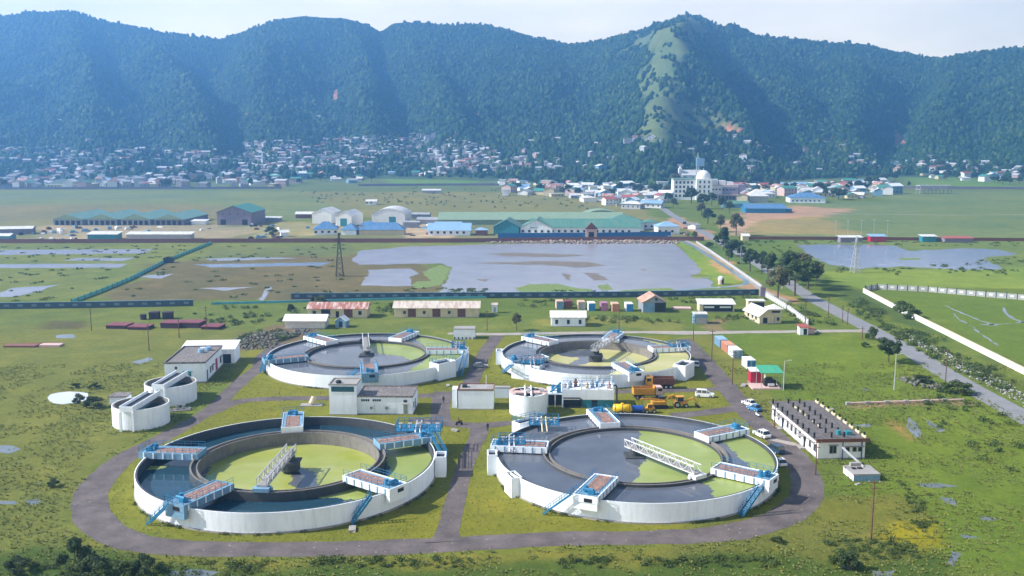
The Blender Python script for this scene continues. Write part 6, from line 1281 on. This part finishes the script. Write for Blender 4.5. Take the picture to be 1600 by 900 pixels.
for (kd, u, v, h, wd, l) in [('tall', 1242, 462, 15, 1.1, 'tall loose tree at the road, centre of the roadside clump'), ('tall', 1262, 452, 13, 1.3, 'broad pale tree at the east end of the roadside clump'), ('dusty', 1215, 470, 14, .9, 'dusty brownish tree nearest the white panelled wall'), ('dark', 1233, 446, 15, .9, 'dark slender tree rising behind the roadside clump'),
     ('dusty', 1274, 448, 11, 1., 'thin dusty tree at the outer east side of the clump'), ('dark', 1172, 424, 11, 1.1, 'dark round crowned tree at the west of the canal clump'), ('dark', 1190, 428, 11, .9, 'dark slender tree between two canal path trees'), ('tall', 1200, 436, 11, 1., 'green tree at the canal path close to a street lamp'), ('dark', 1206, 420, 8, 1., 'small dark tree behind the canal clump'),
     ('dark', 1130, 392, 14, .75, 'tall narrow dark tree beside the road, like a column'), ('tall', 1119, 388, 8, .8, 'small green tree left of the column like one'), ('round', 1144, 400, 9, 1.1, 'round dark tree just below the column like one'), ('dusty', 1150, 368, 15, .9, 'tall bare looking tree behind the road wall'), ('dusty', 1126, 362, 12, .7, 'thin brownish tree beside the reddish yard'),
     ('dark', 1106, 350, 12, 1.3, 'dark broad tree at the roadside before the domed hall'), ('tall', 1086, 376, 6, 1., 'small round green tree between the road and pale blue house'), ('round', 1388, 566, 6.5, 1.0, 'dark round tree growing at the near edge of the main road'), ('dusty', 807, 516, 6, .8, 'small sparse tree at the rear track left of the white hut'),
     ('dark', 1044, 318, 11, 1.2, 'dark tree on the west verge of the road below the village'), ('dusty', 1052, 326, 10, 1., 'dusty tree on the west verge of the road'), ('tall', 1112, 322, 13, 1.3, 'green tree in front of the mauve wing of the domed hall'), ('dark', 1128, 328, 12, 1.3, 'dark tree before the pale blue shed right of the domed hall'), ('tall', 1140, 334, 11, 1.2, 'green tree left of the vivid blue warehouse'), ('dusty', 1096, 338, 11, 1.1, 'brownish tree on the east road verge below the dome'),
     ('dark', 1240, 300, 12, 1.4, 'dark tree behind the pyramid roof hall'), ('dark', 1205, 300, 13, 1.4, 'dark tree above the vivid blue warehouse'), ('bush', 1108, 386, 3, 1.5, 'low bush by the road near the path wall end'), ('tall', 1138, 412, 8, 1., 'green tree on the slope below the canal path wall'), ('dark', 1158, 404, 7, 1.2, 'dark low tree by the little roadside pool'), ('tall', 1226, 438, 12, 1.1, 'green tree just behind the roadside clump'), ('dusty', 1252, 440, 13, 1.1, 'dusty tree behind the broad pale one'),
     ('bush', 1418, 496, 5, 1.2, 'dry brown bush growing over the cream field wall'), ('bush', 1409, 487, 4, 1.2, 'yellow green bush inside the walled field'), ('bush', 1363, 530, 4, .7, 'slim brown sapling near the road fork'),
     ('dark', 1080, 318, 16, 1.4, 'dark tree at the west foot of the domed hall'), ('dark', 1098, 326, 14, 1.4, 'dark tree right below the dome'), ('tall', 1066, 310, 18, 1.2, 'tall pale tree left of the domed hall'), ('dusty', 1060, 300, 16, 1., 'dusty tree west of the domed hall'),
     ('round', 1310, 312, 12, 1.5, 'round dark tree at the corner of the eastern village'), ('dark', 1290, 308, 10, 1.2, 'dark tree behind the blue hipped warehouse'), ('dark', 1420, 294, 9, .8, 'small dark tree at the end of the far causeway'), ('dark', 392, 294, 14, .8, 'dark conifer at the edge of the western town'),
     ('bush', 425, 366, 5, 1.3, 'dark bush by the tiny white house'), ('dark', 556, 350, 6, 1., 'small dark tree between two white halls'), ('bush', 500, 475, 3, 1.5, 'low bush behind the rusty store'), ('dark', 455, 492, 4, 1.1, 'dark shrub left of the rusty store')]:
    tree(kd, G(u, v), h, l, 'roadside trees' if u > 1080 and v > 370 and v < 480 else None, wide=wd)
for (kd, u, v, h, wd, l) in [('dbush', 118, 893, 5.2, .75, 'tallest dark bush at the near edge of the meadow'), ('dbush', 150, 904, 3.4, 1.3, 'dark bush spreading right of the tallest one'), ('dbush', 228, 896, 2.9, 1., 'round dark bush beside a reflecting puddle'), ('dbush', 30, 893, 2.2, 1.5, 'low dark bush at the near west corner'), ('bush', 188, 900, 2.2, 1.6, 'low green bush between two darker ones'),
     ('dbush', 1326, 890, 2.6, 1., 'dark bush on the rough near bank by the lone pole'), ('bush', 1312, 884, 2.2, 1.2, 'bright green bush beside the dark bank bush'), ('dbush', 84, 760, 1.3, 1.5, 'dark low shrub alone in the west meadow'), ('dbush', 125, 631, 2.3, 1.1, 'dark bush at the milky pond'), ('dbush', 147, 636, 2.6, 1.5, 'dark bush between milky pond and small tank'), ('dbush', 118, 606, 1.2, 1.6, 'flat dark thicket above the milky pond'), ('dbush', 148, 607, 1.4, 1.8, 'small dark shrub above the milky pond'),
     ('dbush', 1352, 542, 1.4, 1.6, 'dark low shrub near the road fork'), ('dbush', 1440, 597, 1.8, 2.2, 'dark thicket on the near bank of the main road'), ('bush', 1500, 615, 2.8, 1.8, 'yellow green bush where the pipe reaches the road'), ('bush', 1478, 612, 2.2, 1.5, 'pale bush beside the roadside pole'), ('dbush', 1215, 848, 1.0, 1.6, 'small green weed clump by the ring road bend')]:
    tree(kd, G(u, v), h, l, None, 'bush', 'bush', wd)
# trees among the houses
npt = 0
for region, poly, n in [('between the houses of the western town', [(0,262),(440,266),(440,293),(0,294)], 26), ('between the houses of the middle far town', [(400,250),(790,250),(790,272),(620,274),(580,290),(400,291)], 24), ('among the roadside village houses', [(790,280),(1060,284),(1050,325),(930,312),(790,298)], 26),
                        ('among the houses edging the tan field', [(1130,284),(1400,280),(1400,300),(1300,306),(1130,318)], 28), ('around the far eastern hamlet', [(1330,256),(1600,262),(1600,291),(1420,280)], 30)]:
    k = 0; us = [p[0] for p in poly]; vs_ = [p[1] for p in poly]
    while k < n:
        u, v = random.uniform(min(us), max(us)), random.uniform(min(vs_), max(vs_))
        if not inpoly(np.array([u]), np.array([v]), poly)[0] or 1048 < u < 1160 and v > 292: continue
        P = onhill(u, v) or G(u, v)
        if P.z < 2: P = G(u, v)
        if any(abs(P.x-q.x) < 8 and abs(P.y-q.y) < 8 for q in hpos): continue
        kd = random.choice(['dark', 'dark', 'tall', 'round', 'dusty']); tree(kd, P, random.uniform(8, 15), {'dark': 'dark green', 'tall': 'mid green', 'round': 'round crowned dark', 'dusty': 'dusty green'}[kd]+' tree '+region, {'dark': 'dark', 'tall': 'green', 'round': 'round', 'dusty': 'dusty'}[kd]+' trees '+region, wide=1.25); k += 1
# loose woods over the foothills
tp = []
for poly, n in [([(0,225),(800,215),(820,262),(600,262),(440,285),(0,290)], 2600), ([(790,215),(1340,215),(1345,275),(1290,290),(1050,300),(800,290)], 3200), ([(1330,235),(1700,240),(1700,276),(1420,262)], 900)]:
    us = [p[0] for p in poly]; vs_ = [p[1] for p in poly]; uu = rng.uniform(min(us), max(us), n*2); vv = rng.uniform(min(vs_), max(vs_), n*2); q = inpoly(uu, vv, poly); uu, vv = uu[q][:n], vv[q][:n]
    for u, v in zip(uu[::2], vv[::2]):
        P = onhill(u, v)
        if P is not None and P.y < 2300 and P.z > 1: tp.append(tuple(P))
tp = np.array(tp); hp = np.array([(p.x, p.y) for p in hpos]); dm2 = np.array([np.min(np.abs(hp[:, 0]-p[0])+np.abs(hp[:, 1]-p[1])) for p in tp]); gq, dq = hillmask(tp[:, 0], tp[:, 1], tp[:, 2]); tp = tp[(dm2 > 13) & ~gq & ~dq]
kind(canopy('foothill_woods', tp, rng.uniform(2.8, 5.2, len(tp)), rng.uniform(7, 13, len(tp)), M['canopy'], .4), 'stuff'); print('woods', len(tp))
# ------------------------------------------------------------------ undergrowth, tufts, rubble
def scatter_px(poly, n):
    us = [p[0] for p in poly]; vs_ = [p[1] for p in poly]; out = []
    q = [(g.x, g.y) for g in GP(poly)]; xa, xb = min(a[0] for a in q), max(a[0] for a in q); ya, yb = min(a[1] for a in q), max(a[1] for a in q)
    while len(out) < n:
        X = rng.uniform(xa, xb, 4000); Y = rng.uniform(ya, yb, 4000); k = inpoly(X, Y, q); out += list(zip(X[k], Y[k]))
    return np.array(out[:n])
def underg(name, polys, size, per, r0, r1, mat, hscale=.8):
    Vs = []; Fs = []; o = 0
    for poly, n in polys:
        for (x, y) in scatter_px(poly, n):
            if float(fbm(np.float64(x*.09), np.float64(y*.09), 2)) < .40: continue
            r = random.uniform(r0, r1); V, Fc = leaves([(x, y, r*hscale*.5)], [(r, r, r*hscale)], per, size, int(rng.integers(1e6))); V[:, 2] = np.maximum(V[:, 2], .01); Vs.append(V); Fs.append(Fc+o); o += len(V)
    return kind(npmesh(name, np.concatenate(Vs), np.concatenate(Fs), mat), 'stuff')
underg('undergrowth', [([(305,479),(480,482),(470,496),(300,492)], 60), ([(300,500),(440,490),(445,506),(380,512)], 30), ([(368,528),(400,520),(488,515),(440,535),(425,545),(380,548)], 120), ([(575,474),(615,472),(615,492),(575,494)], 18), ([(755,470),(870,468),(995,466),(995,474),(755,484)], 40), ([(1045,466),(1190,462),(1200,470),(1050,476)], 26), ([(840,495),(1060,497),(1060,506),(850,504)], 46), ([(1120,495),(1180,492),(1180,504),(1120,506)], 16),
    ([(1320,478),(1420,522),(1520,578),(1560,580),(1440,515),(1340,465)], 80), ([(1360,480),(1600,605),(1600,640),(1420,540),(1330,485)], 150), ([(1100,380),(1230,376),(1290,430),(1240,440),(1150,410)], 80), ([(1210,470),(1260,480),(1310,510),(1240,500)], 40), ([(1470,605),(1600,665),(1600,760),(1500,700),(1440,640)], 46), ([(1300,418),(1600,424),(1600,432),(1300,428)], 40)],
    .28, 46, .7, 1.9, M['leaf'], .6)
underg('bank_weeds', [([(0,880),(420,878),(420,900),(0,915)], 150), ([(420,872),(900,872),(1290,872),(1290,885),(900,888),(420,886)], 260), ([(1200,850),(1420,840),(1480,870),(1300,880)], 120), ([(1400,740),(1450,760),(1470,850),(1420,820)], 46)], .13, 60, .35, 1.0, M['leaf'], .55)
underg('marsh_reeds', [([(0,384),(540,384),(560,395),(540,408),(300,409),(0,411)], 130), ([(0,420),(200,419),(100,470),(0,474)], 60), ([(230,415),(560,415),(560,465),(180,470)], 60), ([(640,450),(1100,458),(1180,458),(1180,461),(600,464)], 90), ([(1400,420),(1600,400),(1600,424),(1400,424)], 60), ([(1240,372),(1600,378),(1600,386),(1240,382)], 60)], .45, 22, .7, 2.4, M['leaf'], .2)
underg('scrub', [([(640,292),(800,296),(1000,318),(900,330),(700,328),(600,315)], 150), ([(470,300),(640,305),(640,318),(480,318)], 60)], .6, 14, .8, 2.6, M['leafdark'], .7)
RP = []
def road_pts(px, w):
    for p in smooth(GP(px), 10): RP.append((p.x, p.y, w))
road_pts(ring_px, 3.6)
for px, w in [([(697,848),(700,830),(722,742),(738,700),(748,680),(748,668)], 2.2), ([(330,645),(370,628),(430,623),(515,622),(600,621),(690,617),(760,612)], 2.3), ([(640,655),(700,662),(752,665),(800,660)], 2.5), ([(692,612),(688,636),(690,662)], 2.6), ([(735,600),(748,570),(762,545),(778,524)], 2.5),
              ([(955,612),(1010,611),(1060,610),(1125,608)], 2.2), ([(1050,650),(1100,645),(1150,638)], 2.5), ([(700,521),(778,522),(900,520),(1000,519),(1070,520),(1150,519),(1240,518),(1330,517),(1366,518)], 2.8), ([(1600,646),(1500,590),(1400,534),(1300,483),(1262,462)], 3.6)]: road_pts(px, w)
Vs = []; Fs = []; o_ = 0
for (cx, cy), R_0 in ((TBL, 27.1), (TBR, 26.3), (TTL, 27.2), (TTR, 26.2)):
    for k in range(170):
        a = random.uniform(PI*.98, PI*2.05)
        if float(fbm(np.float64(a*9+cx), np.float64(cy), 2)) < .47: continue
        q = random.uniform(.18, .5); x, y = cx+(R_0+q*.6)*math.cos(a), cy+(R_0+q*.6)*math.sin(a); V, Fc = leaves([(x, y, q*.4)], [(q, q, q*.9)], 26, .11, int(rng.integers(1e6))); V[:, 2] = np.maximum(V[:, 2], .01); Vs.append(V); Fs.append(Fc+o_); o_ += len(V)
kind(npmesh('wall_weeds', np.concatenate(Vs), np.concatenate(Fs), M['leaf']), 'stuff')
RPa = np.array(RP); n0 = 95000
ty = np.sqrt(rng.uniform(128**2, 262**2, n0)); tx = (rng.random(n0)*2-1)*.575*ty
okk = np.ones(n0, bool)
for cx, cy, r in [TBL+(27.3,), TBR+(26.6,), TTL+(27.4,), TTR+(26.5,)]: okk &= (tx-cx)**2+(ty-cy)**2 > r*r
for s0 in range(0, n0, 5000):
    sl = slice(s0, s0+5000); d2 = (tx[sl, None]-RPa[None, :, 0])**2+(ty[sl, None]-RPa[None, :, 1])**2; okk[sl] &= (d2 > (RPa[None, :, 2]-.75)**2).all(1)
uu, vv = toPx(tx, ty, 0*tx); lawn = inpoly(uu, vv, LAWN); fb = fbm(tx*.15, ty*.15, 4)
okk &= (lawn & (rng.random(n0) < .24)) | (~lawn & (fb > .40) & (rng.random(n0) < .55))
for q in [[(72,615),(90,610),(130,611),(142,620),(130,632),(74,631)], [(1160,598),(1225,598),(1228,614),(1160,612)]]: okk &= ~inpoly(uu, vv, q)
tx, ty, lawn, fb = tx[okk], ty[okk], lawn[okk], fb[okk]; n = len(tx); nb = 5
hh_ = np.where(lawn, .10+.10*rng.random(n), (.10+.34*rng.random(n)**2.6)*(.5+fb)); ww_ = np.where(lawn, .16, .22+.25*rng.random(n))
an = rng.random((n, nb))*6.28; ox = np.cos(an)*ww_[:, None]*.6; oy = np.sin(an)*ww_[:, None]*.6; pz_ = hh_[:, None]*(.6+.6*rng.random((n, nb)))
bx, by = tx[:, None]+ox*.5, ty[:, None]+oy*.5; wd = ww_[:, None]*.35
A0 = np.stack([bx-np.sin(an)*wd, by+np.cos(an)*wd, 0*bx], -1); A1 = np.stack([bx+np.sin(an)*wd, by-np.cos(an)*wd, 0*bx], -1); A2 = np.stack([bx+ox, by+oy, pz_], -1)
Vt = np.stack([A0, A1, A2], 2).reshape(-1, 3); kind(npmesh('grass', Vt, np.arange(len(Vt)).reshape(-1, 3), M['tuft']), 'stuff'); print('tufts', n)
rub = stained('rubble_stone', (.13, .12, .09), (.05, .065, .03), .95, .5); rub2 = plain('pale_litter', (.36, .35, .35), .7, 0, .6, .9)
def stones(name, poly, n, r0, r1, mnd, mat):
    xy = scatter_px(poly, n); c = xy.mean(0); sp = xy.std(0)*1.9; d = np.clip(1-((xy-c)/sp*1.0)**2, 0, 1).prod(1)
    r = rng.uniform(r0, r1, n); Pp = np.stack([xy[:, 0], xy[:, 1], d*mnd*(.6+.6*fbm(xy[:, 0]*.3, xy[:, 1]*.3, 2))-.1], -1); return kind(canopy(name, Pp, r, r*1.2, mat, .45), 'stuff')
stones('rubble_heap', [(368,528),(400,520),(455,519),(480,512),(488,517),(440,533),(425,545),(380,548),(366,540)], 520, .12, .6, .8, rub)
stones('roadside_litter', [(1404,526),(1450,550),(1512,588),(1560,612),(1625,650),(1625,628),(1560,592),(1500,560),(1440,532),(1412,518)], 520, .08, .34, .35, rub2)
stones('bank_rubble', [(760,376),(900,376),(1060,377),(1062,381),(900,381),(760,380)], 700, .3, .9, .6, plain('bank_stone', (.32,.24,.19), .8, 0, .5, .4))
stones('bank_spoil', [(1400,591),(1440,590),(1480,606),(1470,612),(1420,602)], 120, .2, .6, .5, rub)
t = thing('ground_pipe', 'long pale pipe on small piers crossing the green field to the road', 'pipe', G(1325, 633)); a = G(1325, 633); bq = G(1506, 627); d_ = bq-a; m = MB(); m.tube([(0, 0, .5), tuple(d_*.5+Vector((0, 0, .5))), tuple(d_+Vector((0, 0, .45)))], .22, 10); m.obj('barrel', M['pinkwall'], t)
for k in range(6): m = MB(); q = d_*(k/6); m.box(q.x-.5, q.y-.35, 0, q.x+.5, q.y+.35, .75); m.obj('pier', M['conc'], t)
for (u, v, s, l) in [(551, 828, .8, 'grey stone block lying at the foot of the blue stair'), (711, 673, .7, 'pale slab lying on the lawn corner by the path crossing'), (700, 603, .7, 'pale slab on the lawn behind the plain block house'), (1340, 757, .4, 'small white stone below the cistern'), (1300, 640, .5, 'white lump beside the long pale pipe'), (1162, 603, .9, 'low slab table beside the crimson shed')]:
    t = thing('stone_block', l, 'stone', G(u, v), random.uniform(0, 3)); m = MB(); m.add([(x*s*1.3*random.uniform(.8, 1.1), y*s*.7*random.uniform(.8, 1.1), z*s*.45) for z in (0, 1) for x, y in ((-1, -1), (1, -1), (1, 1), (-1, 1))], [(0,3,2,1),(4,5,6,7),(0,1,5,4),(1,2,6,5),(2,3,7,6),(3,0,4,7)]); m.obj('block', M['conc'], t)

# ------------------------------------------------------------------ light, sky, air, camera
EL, AZ = math.radians(38), math.radians(-3)      # sun height; sun stands due west
sd = Vector((-math.cos(EL)*math.cos(AZ), math.cos(EL)*math.sin(AZ), math.sin(EL)))
L = bpy.data.lights.new('sun', 'SUN'); L.energy = 5.0; L.angle = math.radians(.53); L.color = (1, .95, .87); lo = bpy.data.objects.new('sun', L); C.objects.link(lo); lo.rotation_euler = sd.to_track_quat('Z', 'Y').to_euler()
w = bpy.data.worlds.new('World'); sc.world = w; w.use_nodes = True; nt = w.node_tree; bg = nt.nodes['Background']
sk = nt.nodes.new('ShaderNodeTexSky'); sk.sky_type = 'NISHITA'; sk.sun_disc = False; sk.sun_elevation = EL; sk.sun_rotation = math.atan2(sd.x, sd.y) % (2*PI); sk.air_density = 1.0; sk.dust_density = 1.5; sk.ozone_density = 1.5
tc = nt.nodes.new('ShaderNodeTexCoord'); mp = nt.nodes.new('ShaderNodeMapping'); mp.inputs['Scale'].default_value = (1, 1, 3.5); nt.links.new(tc.outputs['Generated'], mp.inputs[0])
cn = noise(nt, mp.outputs[0], 2.6, 8, .62); cf = ramp(nt, cn, [(.36, .72), (.60, 1.)])
sp_ = nt.nodes.new('ShaderNodeSeparateXYZ'); nt.links.new(tc.outputs['Generated'], sp_.inputs[0])
el_ = ramp(nt, sp_.outputs[2], [(.14, 1.), (.34, .05)])
mm = nt.nodes.new('ShaderNodeMath'); mm.operation = 'MULTIPLY'; nt.links.new(cf, mm.inputs[0]); nt.links.new(el_, mm.inputs[1])
mx = mix(nt, mm.outputs[0], sk.outputs[0], (20.0, 17.3, 12.6)); nt.links.new(mx, bg.inputs[0]); bg.inputs[1].default_value = .068
hz_m = bpy.data.materials.new('haze_air'); hz_m.use_nodes = True; hn = hz_m.node_tree; hn.nodes.remove(hn.nodes['Principled BSDF']); pv = hn.nodes.new('ShaderNodeVolumePrincipled')
pv.inputs['Color'].default_value = (.20, .50, 1, 1); pv.inputs['Density'].default_value = .00034; pv.inputs['Anisotropy'].default_value = .6; hn.links.new(pv.outputs[0], hn.nodes['Material Output'].inputs['Volume'])
m = MB(); m.box(-3500, -350, -2, 3500, 3700, 560); kind(m.obj('haze', hz_m), 'stuff')
cam = bpy.data.cameras.new('camera'); cam.sensor_width = 36; cam.lens = F/1600*36; cam.clip_start = .5; cam.clip_end = 12000; co = bpy.data.objects.new('camera', cam); C.objects.link(co)
co.location = (0, 0, HC); co.rotation_euler = (PI/2-PITCH, 0, 0); sc.camera = co
vs = sc.view_settings; vs.view_transform = 'Standard'; vs.look = 'None'; vs.exposure = 1.0; vs.gamma = 1; vs.use_curve_mapping = False
sc.render.engine = 'CYCLES'; sc.cycles.use_denoising = True; sc.cycles.max_bounces = 6; sc.cycles.diffuse_bounces = 3; sc.cycles.volume_bounces = 1; sc.cycles.transparent_max_bounces = 8
